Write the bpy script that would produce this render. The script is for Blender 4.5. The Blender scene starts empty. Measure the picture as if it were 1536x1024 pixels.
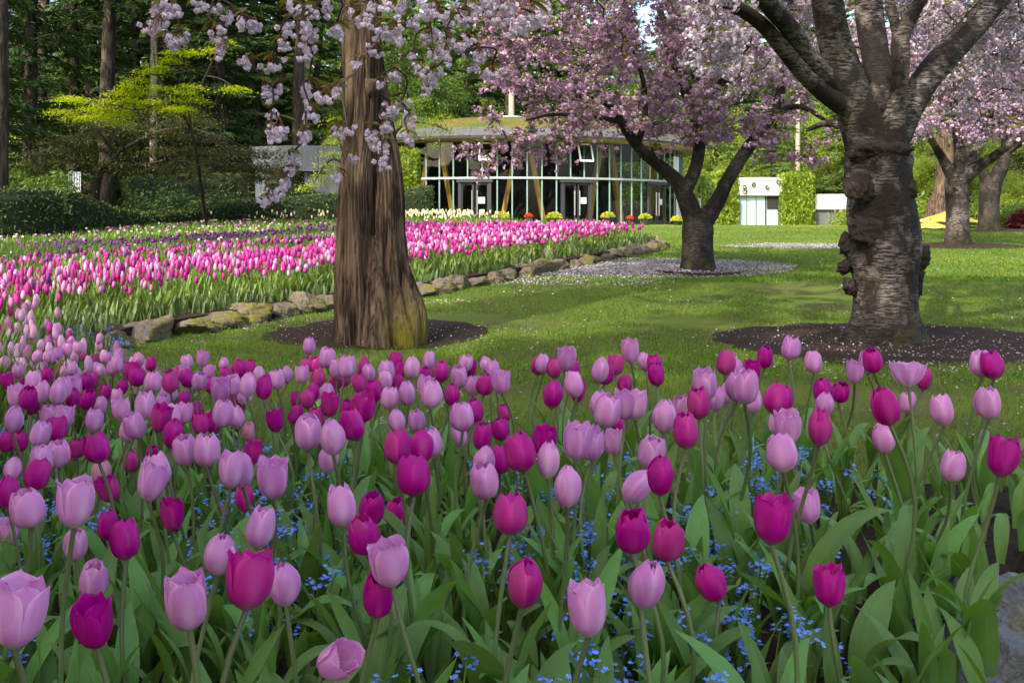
import bpy, math, random, bisect
import numpy as np
from mathutils import Vector, Matrix, noise as mnoise
from mathutils.geometry import delaunay_2d_cdt

R = math.radians
SC = bpy.context.scene
COL = SC.collection
rng = np.random.default_rng(7)
random.seed(7)

# ---------------------------------------------------------------- camera, sky, sun, exposure
F, HZ, CH = 1493.33, 335.0, 1.30          # focal length and horizon in photo pixels, eye height
cam = bpy.data.cameras.new('camera')
cam.lens, cam.sensor_width = 35, 36
cam.shift_y = (HZ - 512) / 1536
cam.clip_start, cam.clip_end = 0.05, 800
cam_o = bpy.data.objects.new('camera', cam)
cam_o.location = (0, 0, CH)
cam_o.rotation_euler = (R(90), 0, 0)
COL.objects.link(cam_o)
SC.camera = cam_o

SUN_EL = 43.0
SUN_H = Vector((-0.56, -0.83, 0)).normalized()          # horizontal direction towards the sun: behind the camera, to the left
TO_SUN = Vector((SUN_H.x * math.cos(R(SUN_EL)), SUN_H.y * math.cos(R(SUN_EL)), math.sin(R(SUN_EL))))
W = bpy.data.worlds.new('World')
SC.world = W
W.use_nodes = True
nt = W.node_tree
nt.nodes.clear()
wo = nt.nodes.new('ShaderNodeOutputWorld')
wb = nt.nodes.new('ShaderNodeBackground')
sk = nt.nodes.new('ShaderNodeTexSky')
sk.sky_type = 'NISHITA'
sk.sun_disc = False
sk.sun_elevation = R(SUN_EL)
sk.sun_rotation = math.atan2(SUN_H.x, SUN_H.y)
sk.air_density, sk.dust_density, sk.ozone_density = 0.9, 5.0, 0.6
wb.inputs['Strength'].default_value = 0.15
nt.links.new(sk.outputs[0], wb.inputs[0])
nt.links.new(wb.outputs[0], wo.inputs[0])
sl = bpy.data.lights.new('sun', 'SUN')
sl.energy, sl.angle, sl.color = 2.0, R(0.6), (1.0, 0.93, 0.82)
so = bpy.data.objects.new('sun', sl)
so.rotation_euler = (-TO_SUN).to_track_quat('-Z', 'Y').to_euler()
so.location = (-20, -30, 40)
COL.objects.link(so)

SC.view_settings.view_transform = 'Standard'
SC.view_settings.look = 'None'
SC.view_settings.exposure = 1.84
SC.view_settings.gamma = 1.0
SC.render.engine = 'CYCLES'
SC.cycles.max_bounces = 7
SC.cycles.diffuse_bounces = 4
SC.cycles.glossy_bounces = 2
SC.cycles.transmission_bounces = 5
SC.cycles.transparent_max_bounces = 8
SC.cycles.caustics_reflective = False
SC.cycles.caustics_refractive = False
SC.cycles.use_denoising = True

# ---------------------------------------------------------------- helpers
def tag(o, label=None, cat=None, group=None, kind=None):
    if label: o['label'] = label
    if cat: o['category'] = cat
    if group: o['group'] = group
    if kind: o['kind'] = kind
    return o

def link(o, parent=None, loc=None, rot=None, scale=None):
    COL.objects.link(o)
    if parent: o.parent = parent
    if loc is not None: o.location = loc
    if rot is not None: o.rotation_euler = rot
    if scale is not None: o.scale = scale
    return o

def thing(name, label, cat, loc=(0, 0, 0), group=None, rot=None):
    o = bpy.data.objects.new(name, None)
    o.empty_display_size = 0.1
    link(o, None, loc, rot)
    return tag(o, label, cat, group)

def inst(name, mesh, parent=None, loc=None, rot=None, scale=None):
    return link(bpy.data.objects.new(name, mesh), parent, loc, rot, scale)

class MB:
    """collects vertices and polygons; build() makes ONE mesh object"""
    def __init__(s):
        s.v, s.f4, s.f3, s.m4, s.m3, s.uv4, s.uv3, s.n, s.ng = [], [], [], [], [], [], [], 0, []
    def quads(s, v, f, m=0, uv=None):
        v = np.asarray(v, float).reshape(-1, 3); f = np.asarray(f, int).reshape(-1, 4)
        s.v.append(v); s.f4.append(f + s.n); s.n += len(v)
        s.m4.append(np.full(len(f), m) if np.isscalar(m) else np.asarray(m))
        s.uv4.append(np.zeros((len(f), 4, 2)) if uv is None else np.asarray(uv)[f] if np.asarray(uv).ndim == 2 else np.asarray(uv))
    def tris(s, v, f, m=0, uv=None):
        v = np.asarray(v, float).reshape(-1, 3); f = np.asarray(f, int).reshape(-1, 3)
        s.v.append(v); s.f3.append(f + s.n); s.n += len(v)
        s.m3.append(np.full(len(f), m) if np.isscalar(m) else np.asarray(m))
        s.uv3.append(np.zeros((len(f), 3, 2)) if uv is None else np.asarray(uv)[f])
    def ngon(s, pts, m=0):
        pts = np.asarray(pts, float); s.v.append(pts)
        s.ng.append((list(range(s.n, s.n + len(pts))), m)); s.n += len(pts)
    def grid(s, P, m=0, uv=None, closed=False):
        """P: (nv, nu, 3)"""
        nv, nu = P.shape[:2]
        i = np.arange(nv - 1)[:, None] * nu; j = np.arange(nu if closed else nu - 1)[None, :]
        j2 = (j + 1) % nu
        f = np.stack([i + j, i + j2, i + nu + j2, i + nu + j], -1).reshape(-1, 4)
        if uv is None:
            a, b = np.meshgrid(np.linspace(0, 1, nu), np.linspace(0, 1, nv)); uv = np.stack([a, b], -1)
        s.quads(P.reshape(-1, 3), f, m, np.asarray(uv).reshape(-1, 2))
    def box(s, c, d, rz=0.0, m=0, rot=None):
        x, y, z = np.array(d) / 2
        v = np.array([[-x,-y,-z],[x,-y,-z],[x,y,-z],[-x,y,-z],[-x,-y,z],[x,-y,z],[x,y,z],[-x,y,z]])
        if rot is not None: v = v @ np.array(rot.to_3x3()).T
        elif rz: v = v @ np.array(Matrix.Rotation(rz, 3, 'Z')).T
        s.quads(v + np.array(c), [[0,3,2,1],[4,5,6,7],[0,1,5,4],[1,2,6,5],[2,3,7,6],[3,0,4,7]], m)
    def bar(s, a, b, w, t=None, m=0):
        a, b = Vector(a), Vector(b); d = b - a
        q = d.to_track_quat('Z', 'Y').to_matrix()
        s.box(tuple((a + b) / 2), (w, t or w, d.length), m=m, rot=q)
    def bake(s, tv, tf, mats, locs, m=0, uv=None, midx=None):
        """copies of a template (tv, tf quads) with (N,3,3) matrices and (N,3) offsets"""
        tv = np.asarray(tv, float); tf = np.asarray(tf, int); N = len(locs)
        if N == 0: return
        V = np.einsum('nij,vj->nvi', mats, tv) + np.asarray(locs)[:, None, :]
        Fc = (tf[None] + (np.arange(N) * len(tv))[:, None, None]).reshape(-1, 4)
        mm = m
        if midx is not None: mm = np.repeat(np.asarray(midx), len(tf)) if np.ndim(midx) == 1 else np.asarray(midx).reshape(-1)
        elif not np.isscalar(m): mm = np.tile(np.asarray(m), N)
        U = None if uv is None else np.tile(np.asarray(uv)[tf], (N, 1, 1))
        s.quads(V.reshape(-1, 3), Fc, mm, U)
    def mesh(s, name, mats, smooth=True):
        me = bpy.data.meshes.new(name)
        V = np.concatenate(s.v)
        f4 = np.concatenate(s.f4) if s.f4 else np.zeros((0, 4), int)
        f3 = np.concatenate(s.f3) if s.f3 else np.zeros((0, 3), int)
        loops = np.concatenate([f4.reshape(-1), f3.reshape(-1)] + [np.array(g[0]) for g in s.ng]).astype(np.int32)
        tot = np.concatenate([np.full(len(f4), 4), np.full(len(f3), 3), np.array([len(g[0]) for g in s.ng], int)]).astype(np.int32)
        st = np.concatenate([[0], np.cumsum(tot)[:-1]]).astype(np.int32)
        mi = np.concatenate(s.m4 + s.m3 + [np.array([g[1] for g in s.ng], int)]).astype(np.int32)
        me.vertices.add(len(V)); me.vertices.foreach_set('co', V.astype(np.float32).ravel())
        me.loops.add(len(loops)); me.loops.foreach_set('vertex_index', loops)
        me.polygons.add(len(tot)); me.polygons.foreach_set('loop_start', st); me.polygons.foreach_set('loop_total', tot)
        me.polygons.foreach_set('material_index', mi)
        me.polygons.foreach_set('use_smooth', np.full(len(tot), smooth))
        uvl = me.uv_layers.new(name='UVMap')
        U = [u.reshape(-1, 2) for u in s.uv4] + [u.reshape(-1, 2) for u in s.uv3] + [np.zeros((len(g[0]), 2)) for g in s.ng]
        uvl.data.foreach_set('uv', np.concatenate(U).astype(np.float32).ravel())
        for m in (mats if isinstance(mats, (list, tuple)) else [mats]): me.materials.append(m)
        me.update(calc_edges=True)
        return me
    def build(s, name, mats, parent=None, smooth=False, **k):
        return inst(name, s.mesh(name, mats, smooth), parent, **k)

def rotm(n, tilt=None, spin=True):
    """n random rotation matrices"""
    q = rng.normal(size=(n, 4)); q /= np.linalg.norm(q, axis=1)[:, None]
    w, x, y, z = q.T
    return np.stack([1-2*(y*y+z*z), 2*(x*y-z*w), 2*(x*z+y*w), 2*(x*y+z*w), 1-2*(x*x+z*z), 2*(y*z-x*w),
                     2*(x*z-y*w), 2*(y*z+x*w), 1-2*(x*x+y*y)], -1).reshape(n, 3, 3)
def rotz(a):
    a = np.asarray(a); c, s = np.cos(a), np.sin(a); z, o = np.zeros_like(a), np.ones_like(a)
    return np.stack([c, -s, z, s, c, z, z, z, o], -1).reshape(-1, 3, 3)
def rotx(a):
    a = np.asarray(a); c, s = np.cos(a), np.sin(a); z, o = np.zeros_like(a), np.ones_like(a)
    return np.stack([o, z, z, z, c, -s, z, s, c], -1).reshape(-1, 3, 3)
def frames(d, roll=None):
    """matrices whose y axis is d (N,3)"""
    d = d / np.linalg.norm(d, axis=1)[:, None]
    up = np.tile([0.0, 0.0, 1.0], (len(d), 1)); up[np.abs(d[:, 2]) > 0.97] = [1, 0, 0]
    x = np.cross(d, up); x /= np.linalg.norm(x, axis=1)[:, None]; z = np.cross(x, d)
    if roll is not None:
        c, s = np.cos(roll)[:, None], np.sin(roll)[:, None]; x, z = c * x + s * z, c * z - s * x
    return np.stack([x, d, z], -1)

def spline(pts, n):
    """Catmull-Rom through pts (k,d) -> (n,d)"""
    P = np.asarray(pts, float); k = len(P)
    P = np.concatenate([[2*P[0]-P[1]], P, [2*P[-1]-P[-2]]])
    t = np.linspace(0, k - 1 - 1e-9, n); i = t.astype(int); u = (t - i)[:, None]
    a, b, c, d = P[i], P[i+1], P[i+2], P[i+3]
    return 0.5*((2*b)+(c-a)*u+(2*a-5*b+4*c-d)*u*u+(3*b-a-3*c+d)*u**3)

def tube(mb, pts, rad, n=10, sides=8, disp=None, m=0, smooth_path=True, caps=True):
    """tapering tube along pts with radii rad; disp(p, theta, t) scales the radius"""
    Pr = np.concatenate([np.asarray(pts, float), np.asarray(rad, float)[:, None]], 1)
    if smooth_path: Pr = spline(Pr, n)
    P, r = Pr[:, :3], np.maximum(Pr[:, 3], 1e-4); n = len(P)
    T = np.gradient(P, axis=0); T /= np.linalg.norm(T, axis=1)[:, None] + 1e-12
    a = np.array([1.0, 0, 0]) if abs(T[0][0]) < 0.8 else np.array([0, 1.0, 0])
    G = np.zeros((n, sides, 3)); th = np.arange(sides) * 2 * np.pi / sides
    for i in range(n):
        x = a - T[i] * a.dot(T[i]); x /= np.linalg.norm(x); y = np.cross(T[i], x); a = x
        rr = np.full(sides, r[i])
        if disp is not None: rr = rr * np.array([disp(P[i], t_, i / (n - 1)) for t_ in th])
        G[i] = P[i] + rr[:, None] * (np.cos(th)[:, None] * x + np.sin(th)[:, None] * y)
    u, v = np.meshgrid(np.arange(sides) / sides, np.linspace(0, 1, n))
    mb.grid(G, m, np.stack([u, v], -1), closed=True)
    if caps: mb.ngon(G[-1], m)
    return P

def n3(x, y, z): return mnoise.noise(Vector((x, y, z)))
def smooth(a, b, x):
    t = min(1, max(0, (x - a) / (b - a))); return t * t * (3 - 2 * t)

# ---------------------------------------------------------------- terrain and picture-to-world
_TY = [-60, 9, 13, 18.7, 27, 32, 42, 60, 150, 400]
_TZ = [0, 0, .12, .36, .68, .92, 1.2, 1.26, 2.0, 4.0]
def ter(x, y):
    y = np.asarray(y, float)
    return (np.interp(y - 1.2, _TY, _TZ) + np.interp(y, _TY, _TZ) + np.interp(y + 1.2, _TY, _TZ)) / 3
def at(px, py, Y):
    return np.array([(px - 768) * Y / F, Y, CH - (py - HZ) * Y / F])
def hit(px, py, lift=0.0):
    """where the ray through a photo pixel meets the ground (+lift)"""
    lo = 0.5
    for Y in np.arange(0.5, 90, 0.05):
        if CH - (py - HZ) * Y / F <= float(ter(0, Y)) + lift:
            return np.array([(px - 768) * Y / F, Y, float(ter(0, Y)) + lift])
    return at(px, py, 90)

# ---------------------------------------------------------------- materials (all procedural)
class NT:
    def __init__(s, name):
        s.m = bpy.data.materials.new(name); s.m.use_nodes = True
        s.t = s.m.node_tree; s.t.nodes.clear()
        s.out = s.add('ShaderNodeOutputMaterial')
    def add(s, typ, **k):
        n = s.t.nodes.new(typ)
        for a, b in k.items(): setattr(n, a, b)
        return n
    def put(s, sock, v):
        if v is None: return
        if hasattr(v, 'is_output'): s.t.links.new(v, sock)
        else:
            if isinstance(v, tuple) and len(v) == 3 and len(sock.default_value) == 4: v = v + (1,)
            sock.default_value = v
    def coord(s, kind='Object', scale=(1, 1, 1)):
        c = s.add('ShaderNodeTexCoord').outputs[kind]
        mp = s.add('ShaderNodeMapping'); s.put(mp.inputs['Vector'], c); mp.inputs['Scale'].default_value = scale
        return mp.outputs[0]
    def noise(s, vec, scale=5, detail=4, rough=.55, dist=0):
        n = s.add('ShaderNodeTexNoise'); s.put(n.inputs['Vector'], vec)
        n.inputs['Scale'].default_value = scale; n.inputs['Detail'].default_value = detail
        n.inputs['Roughness'].default_value = rough; n.inputs['Distortion'].default_value = dist
        return n.outputs['Fac']
    def voro(s, vec, scale=5, feature='F1', out='Distance'):
        n = s.add('ShaderNodeTexVoronoi', feature=feature); s.put(n.inputs['Vector'], vec); n.inputs['Scale'].default_value = scale
        return n.outputs[out]
    def ramp(s, fac, *stops):
        n = s.add('ShaderNodeValToRGB'); s.put(n.inputs[0], fac); e = n.color_ramp.elements
        while len(e) < len(stops): e.new(0.5)
        for el, (p, c) in zip(e, stops):
            el.position = p; el.color = (c, c, c, 1) if np.isscalar(c) else tuple(c) + (1,)
        return n.outputs[0]
    def mix(s, fac, a, b, mode='MIX'):
        n = s.add('ShaderNodeMix', data_type='RGBA', blend_type=mode)
        s.put(n.inputs[0], fac); s.put(n.inputs[6], a); s.put(n.inputs[7], b)
        return n.outputs[2]
    def math(s, op, a, b=0.0, c=None):
        n = s.add('ShaderNodeMath', operation=op); s.put(n.inputs[0], a); s.put(n.inputs[1], b)
        if c is not None: s.put(n.inputs[2], c)
        return n.outputs[0]
    def sep(s, v):
        n = s.add('ShaderNodeSeparateXYZ'); s.put(n.inputs[0], v); return n.outputs
    def bump(s, h, strength=.5, dist=.02):
        n = s.add('ShaderNodeBump'); s.put(n.inputs['Height'], h); n.inputs['Strength'].default_value = strength
        n.inputs['Distance'].default_value = dist; return n.outputs[0]
    def hsv(s, col, h=.5, sat=1.0, v=1.0):
        n = s.add('ShaderNodeHueSaturation'); s.put(n.inputs['Color'], col)
        s.put(n.inputs['Hue'], h); s.put(n.inputs['Saturation'], sat); s.put(n.inputs['Value'], v); return n.outputs[0]
    def rnd(s): return s.add('ShaderNodeObjectInfo').outputs['Random']
    def isl(s): return s.add('ShaderNodeNewGeometry').outputs['Random Per Island']
    def pbr(s, col, rough=.6, spec=.3, normal=None, transl=0.0, tcol=None, metal=0.0, sheen=0):
        b = s.add('ShaderNodeBsdfPrincipled')
        s.put(b.inputs['Base Color'], col); s.put(b.inputs['Roughness'], rough)
        b.inputs['Specular IOR Level'].default_value = spec; b.inputs['Metallic'].default_value = metal
        if sheen: b.inputs['Sheen Weight'].default_value = sheen
        if normal is not None: s.put(b.inputs['Normal'], normal)
        o = b.outputs[0]
        if transl:
            t = s.add('ShaderNodeBsdfTranslucent'); s.put(t.inputs[0], tcol if tcol is not None else col)
            mx = s.add('ShaderNodeMixShader'); s.put(mx.inputs[0], transl)
            s.t.links.new(o, mx.inputs[1]); s.t.links.new(t.outputs[0], mx.inputs[2]); o = mx.outputs[0]
        s.t.links.new(o, s.out.inputs[0]); return s.m

def leafmat(name, c1, c2, tc=None, transl=.35, rough=.5, spec=.3, rnd_by='isl'):
    """foliage: hue and value vary from leaf to leaf"""
    n = NT(name); f = n.isl() if rnd_by == 'isl' else n.rnd()
    big = n.noise(n.coord('Object'), 0.9, 2)
    col = n.mix(f, c1, c2)
    col = n.hsv(col, .5, 1.0, n.math('MULTIPLY_ADD', big, .9, .55))
    return n.pbr(col, rough, spec, None, transl, n.hsv(col, .48, 1.1, 1.25) if tc is None else tc)

def plain(name, col, rough=.5, spec=.3, metal=0.0, vary=.15, scale=6, bump=0):
    n = NT(name); f = n.noise(n.coord('Object'), scale, 5, .6)
    c = n.hsv(col + (1,) if len(col) == 3 else col, .5, 1.0, n.math('MULTIPLY_ADD', f, 2 * vary, 1 - vary))
    return n.pbr(c, rough, spec, n.bump(f, bump, .01) if bump else None, metal=metal)

def petalmat(name, base, pale, edge, foot):
    n = NT(name)
    uv = n.sep(n.add('ShaderNodeTexCoord').outputs['UV'])
    u, v = uv[0], uv[1]
    au = n.math('ABSOLUTE', n.math('MULTIPLY_ADD', u, 2.0, -1.0))
    veins = n.noise(n.coord('UV', (26, 1.6, 1)), 1.6, 3, .6)
    r = n.rnd()
    mid = n.math('MULTIPLY', n.ramp(au, (0, 1.0), (.42, 0.0)), n.ramp(v, (0.0, .9), (.35, .75), (.85, 0.0)))
    col = n.mix(n.math('MULTIPLY', mid, .75), base, pale)
    col = n.mix(n.math('MULTIPLY', n.ramp(au, (.70, 0.0), (.97, 1.0)), n.ramp(v, (.25, .3), (.8, .75))), col, edge)
    col = n.mix(n.ramp(v, (0.0, .8), (.16, 0.0)), col, foot)
    col = n.hsv(col, n.math('MULTIPLY_ADD', r, .024, .476), n.math('MULTIPLY_ADD', r, -.15, 1.08),
                n.math('MULTIPLY_ADD', veins, .34, n.math('MULTIPLY_ADD', r, .22, .78)))
    col = n.mix(n.math('MULTIPLY', n.ramp(n.noise(n.coord('Object', (1, 1, .35)), 5.5, 4, .65), (.56, 0), (.72, 1)), .38), col, pale)
    return n.pbr(col, .42, .35, n.bump(veins, .25, .004), .38, n.hsv(col, .5, 1.12, 1.1))

M = {}
M['pink'] = petalmat('petal_pink', (.70, .295, .57), (.87, .62, .78), (.87, .57, .77), (.82, .68, .64))
M['magenta'] = petalmat('petal_magenta', (.53, .007, .23), (.60, .10, .34), (.74, .035, .40), (.50, .24, .32))
M['peach'] = petalmat('petal_peach', (.74, .34, .42), (.82, .46, .42), (.80, .45, .55), (.78, .62, .42))

def tulip_leaf_mat():
    n = NT('tulip_leaf'); uvn = n.add('ShaderNodeTexCoord').outputs['UV']; uv = n.sep(uvn)
    st = n.noise(n.coord('UV', (44, .5, 1)), 1.3, 5, .7)
    r = n.rnd()
    big = n.noise(n.coord('Object'), 9, 3)
    c = n.mix(n.ramp(st, (.28, 0), (.72, 1)), (.075, .215, .036), (.175, .37, .078))
    c = n.mix(n.math('MULTIPLY', n.ramp(big, (.45, 0), (.8, 1)), .45), c, (.19, .31, .17))       # waxy bloom
    au = n.math('ABSOLUTE', n.math('MULTIPLY_ADD', uv[0], 2.0, -1.0))
    c = n.mix(n.ramp(au, (.86, 0), (1, .45)), c, (.22, .30, .13))
    c = n.hsv(c, n.math('MULTIPLY_ADD', r, .03, .478), 1.0, n.math('MULTIPLY_ADD', r, .5, .72))
    return n.pbr(c, .42, .4, n.bump(st, .6, .004), .27, n.hsv(c, .475, 1.2, 1.5))
M['tleaf'] = tulip_leaf_mat()
n_ = NT('tulip_stem'); c_ = n_.mix(n_.sep(n_.coord('Generated'))[2], (.085, .17, .045), (.12, .14, .06))
M['tstem'] = n_.pbr(n_.hsv(c_, .5, 1, n_.math('MULTIPLY_ADD', n_.rnd(), .5, .75)), .45, .35)
M['anther'] = plain('anther', (.30, .26, .10), .7)

def grassmat():
    n = NT('grass_ground'); v = n.coord('Object')
    a = n.noise(v, .35, 4); b = n.noise(v, 6, 5, .7); c = n.noise(v, 60, 3, .7)
    col = n.mix(n.ramp(a, (.35, 0), (.65, 1)), (.070, .112, .010), (.125, .165, .018))
    col = n.mix(n.math('MULTIPLY', n.ramp(b, (.5, 0), (.75, 1)), .55), col, (.10, .115, .022))
    col = n.hsv(col, .5, 1, n.math('MULTIPLY_ADD', c, 1.1, .45))
    ymask = n.ramp(n.math('DIVIDE', n.sep(v)[1], 40.0), (.36, 1), (.48, 0))
    col = n.mix(n.math('MULTIPLY', n.math('MULTIPLY', n.ramp(n.noise(v, .8, 5, .65), (.46, 0), (.6, 1)), ymask), .75), col, n.mix(c, (.045, .036, .018), (.12, .10, .045)))
    return n.pbr(col, .8, .15, n.bump(c, .8, .03))
M['grass'] = grassmat()
n_ = NT('grass_blade'); v_ = n_.add('ShaderNodeNewGeometry').outputs['Position']
c_ = n_.mix(n_.isl(), (.048, .118, .007), (.112, .205, .018))
c_ = n_.mix(n_.math('MULTIPLY', n_.ramp(n_.noise(v_, 1.1, 4, .65), (.46, 0), (.66, 1)), .5), c_, (.15, .15, .04))
M['blade'] = n_.pbr(n_.hsv(c_, .5, 1, n_.math('MULTIPLY_ADD', n_.noise(v_, .33, 3), .8, .6)), .55, .25, None, .4, n_.hsv(c_, .48, 1.1, 1.3))

n_ = NT('soil'); v_ = n_.coord('Object'); a_ = n_.noise(v_, 14, 6, .7); b_ = n_.voro(v_, 45)
M['soil'] = n_.pbr(n_.mix(a_, (.010, .0075, .006), (.060, .042, .030)), .95, .1, n_.bump(n_.math('ADD', a_, n_.math('MULTIPLY', b_, .5)), 1, .04))
M['petalfall'] = leafmat('fallen_petal', (.34, .29, .33), (.47, .41, .45), None, .2, .7)

def rockmat(name, c1, c2, moss):
    n = NT(name); v = n.coord('Object'); a = n.noise(v, 4, 8, .65, .3); b = n.noise(v, 22, 6, .7); r = n.rnd()
    c = n.mix(n.ramp(a, (.3, 0), (.7, 1)), c1, c2)
    c = n.hsv(c, .5, 1, n.math('MULTIPLY_ADD', b, .9, n.math('MULTIPLY_ADD', r, .4, .38)))
    c = n.mix(n.ramp(n.noise(v, 70, 2), (.66, 0), (.72, .5)), c, (.34, .34, .30))
    if moss:
        nz = n.sep(n.add('ShaderNodeNewGeometry').outputs['Normal'])[2]
        mk = n.math('MULTIPLY', n.ramp(n.math('ADD', n.noise(v, 2.3, 5, .7), n.math('MULTIPLY', r, .16)), (.56, 0), (.64, 1)), n.ramp(nz, (-.2, .25), (.5, 1)))
        c = n.mix(n.math('MULTIPLY', mk, moss), c, n.mix(b, (.05, .06, .006), (.17, .15, .018)))
    return n.pbr(c, .85, .25, n.bump(n.math('ADD', n.math('MULTIPLY', a, 1.5), b), .9, .03))
M['rock'] = rockmat('border_rock', (.07, .056, .042), (.19, .155, .11), .95)
M['rockgrey'] = rockmat('grey_rock', (.085, .09, .09), (.22, .23, .23), .6)

def barkmat(name, dark, light, kind):
    n = NT(name); 
    if kind == 'fibre':
        v = n.coord('Object', (1, 1, .10)); a = n.noise(v, 16, 7, .65, .5); b = n.noise(n.coord('Object', (1, 1, .045)), 55, 4, .7, .4)
        big = n.noise(n.coord('Object', (1, 1, .35)), 3, 4)
        f = n.math('ADD', n.math('MULTIPLY', a, .7), n.math('MULTIPLY', b, .3))
        c = n.mix(n.ramp(f, (.44, 0), (.60, 1)), dark, light)
        c = n.mix(n.math('MULTIPLY', n.ramp(big, (.5, 0), (.7, 1)), .5), c, (.20, .145, .09))
        z = n.sep(n.coord('Object'))[2]; x = n.sep(n.coord('Object'))[0]
        mo = n.math('MULTIPLY', n.ramp(n.noise(n.coord('Object'), 5, 5, .7), (.41, 0), (.51, 1)), n.math('MULTIPLY', n.ramp(z, (.12, 1), (.62, 0)), n.ramp(x, (.05, 0), (.25, 1))))
        c = n.mix(n.math('MULTIPLY', mo, .75), c, n.mix(b, (.07, .068, .004), (.25, .21, .012)))
        return n.pbr(c, .9, .15, n.bump(f, 1.0, .09))
    v = n.coord('Object', (1, 1, 5.5)); a = n.noise(v, 9.5, 6, .66, .22); b = n.noise(n.coord('Object'), 16, 6, .7)
    big = n.noise(n.coord('Object', (1, 1, .7)), 2.3, 4, .6)
    sm = n.noise(n.coord('Object', (1, 1, 9)), 17, 4, .6, .4)
    lent = n.math('MAXIMUM', n.ramp(a, (.50, 0), (.56, 1)), n.math('MULTIPLY', n.ramp(sm, (.56, 0), (.60, 1)), .8))
    smooth_c = n.mix(lent, light, dark)
    rough_c = n.mix(b, tuple(.35 * q for q in dark), tuple(1.5 * q for q in dark))
    c = n.mix(n.ramp(big, (.44, 0), (.54, 1)), smooth_c, rough_c)
    z = n.sep(n.coord('Object'))[2]
    c = n.mix(n.math('MULTIPLY', n.ramp(n.math('ADD', z, n.math('MULTIPLY', b, .8)), (.55, 1), (1.15, 0)), .8), c, rough_c)
    mo = n.math('MULTIPLY', n.ramp(n.noise(n.coord('Object'), 3.2, 6, .75), (.50, 0), (.60, 1)), n.ramp(z, (.1, .9), (.9, 0.15)))
    c = n.mix(n.math('MULTIPLY', mo, .75 if kind == 'mossy' else .35), c, n.mix(b, (.035, .038, .005), (.11, .095, .014)))
    return n.pbr(c, .8, .25, n.bump(n.math('ADD', n.math('MULTIPLY', lent, -.5), b), .9, .025))
M['thuja'] = barkmat('fibrous_bark', (.024, .015, .010), (.165, .115, .080), 'fibre')
M['cherry'] = barkmat('cherry_bark', (.020, .015, .012), (.165, .142, .122), 'band')
M['cherrymoss'] = barkmat('mossy_cherry_bark', (.016, .013, .011), (.070, .058, .048), 'mossy')
M['burl'] = plain('burl_bark', (.026, .020, .016), .9, .2, vary=.7, scale=22, bump=1)
M['twig'] = plain('twig_bark', (.045, .033, .028), .8, .2, vary=.3)
M['twiglight'] = plain('pale_twig', (.17, .13, .09), .7, .2, vary=.3)
M['conbark'] = barkmat('conifer_bark', (.02, .015, .012), (.075, .06, .048), 'fibre')
M['palebark'] = plain('pale_bark', (.34, .29, .23), .9, .2, vary=.35, scale=5, bump=.6)

M['bl_white'] = leafmat('blossom_white_pink', (.70, .57, .64), (.84, .77, .81), None, .30, .6)
M['bl_shaded'] = leafmat('blossom_white_pink_shaded', (.35, .285, .34), (.53, .455, .515), None, .30, .6)  # white-pink blossom darkened in its colour to stand for the shaded near crown
M['bl_pink'] = leafmat('blossom_pink', (.26, .15, .225), (.49, .33, .43), None, .30, .6)
M['bl_lilac'] = leafmat('blossom_lilac', (.31, .21, .325), (.52, .39, .50), None, .30, .6)
M['bronze'] = leafmat('bronze_leaf', (.10, .095, .015), (.16, .20, .03), None, .4)
M['pedicel'] = plain('pedicel', (.22, .07, .025), .6)

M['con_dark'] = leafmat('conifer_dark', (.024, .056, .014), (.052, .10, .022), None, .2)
M['con_mid'] = leafmat('conifer_mid', (.055, .11, .022), (.11, .18, .035), None, .3)
M['fol_mid'] = leafmat('foliage_mid', (.065, .13, .02), (.13, .22, .03), None, .4)
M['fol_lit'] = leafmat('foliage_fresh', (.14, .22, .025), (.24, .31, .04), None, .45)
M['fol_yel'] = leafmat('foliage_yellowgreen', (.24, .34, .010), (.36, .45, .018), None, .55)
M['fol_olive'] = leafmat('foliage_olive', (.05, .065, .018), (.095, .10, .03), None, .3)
M['hedge'] = leafmat('hedge_leaf', (.036, .062, .012), (.085, .12, .022), None, .15)
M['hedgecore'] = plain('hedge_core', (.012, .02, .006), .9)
M['ivy'] = leafmat('ivy_leaf', (.12, .20, .018), (.23, .31, .03), None, .4)
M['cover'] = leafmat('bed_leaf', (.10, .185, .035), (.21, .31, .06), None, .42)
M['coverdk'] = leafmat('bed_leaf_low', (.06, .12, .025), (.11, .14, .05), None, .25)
M['blue'] = leafmat('forget_me_not_blue', (.10, .22, .72), (.22, .38, .88), None, .2, .6)
M['purple'] = leafmat('petal_purple', (.085, .012, .14), (.20, .03, .24), None, .25)
M['hot'] = leafmat('petal_hot_pink', (.47, .13, .34), (.62, .32, .50), None, .3)
M['deep'] = leafmat('petal_deep_magenta', (.34, .012, .17), (.48, .045, .27), None, .3)
M['palep'] = leafmat('petal_pale_pink', (.66, .34, .55), (.76, .48, .62), None, .3)
M['cream'] = leafmat('petal_cream', (.70, .66, .34), (.80, .78, .55), None, .3)

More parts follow.
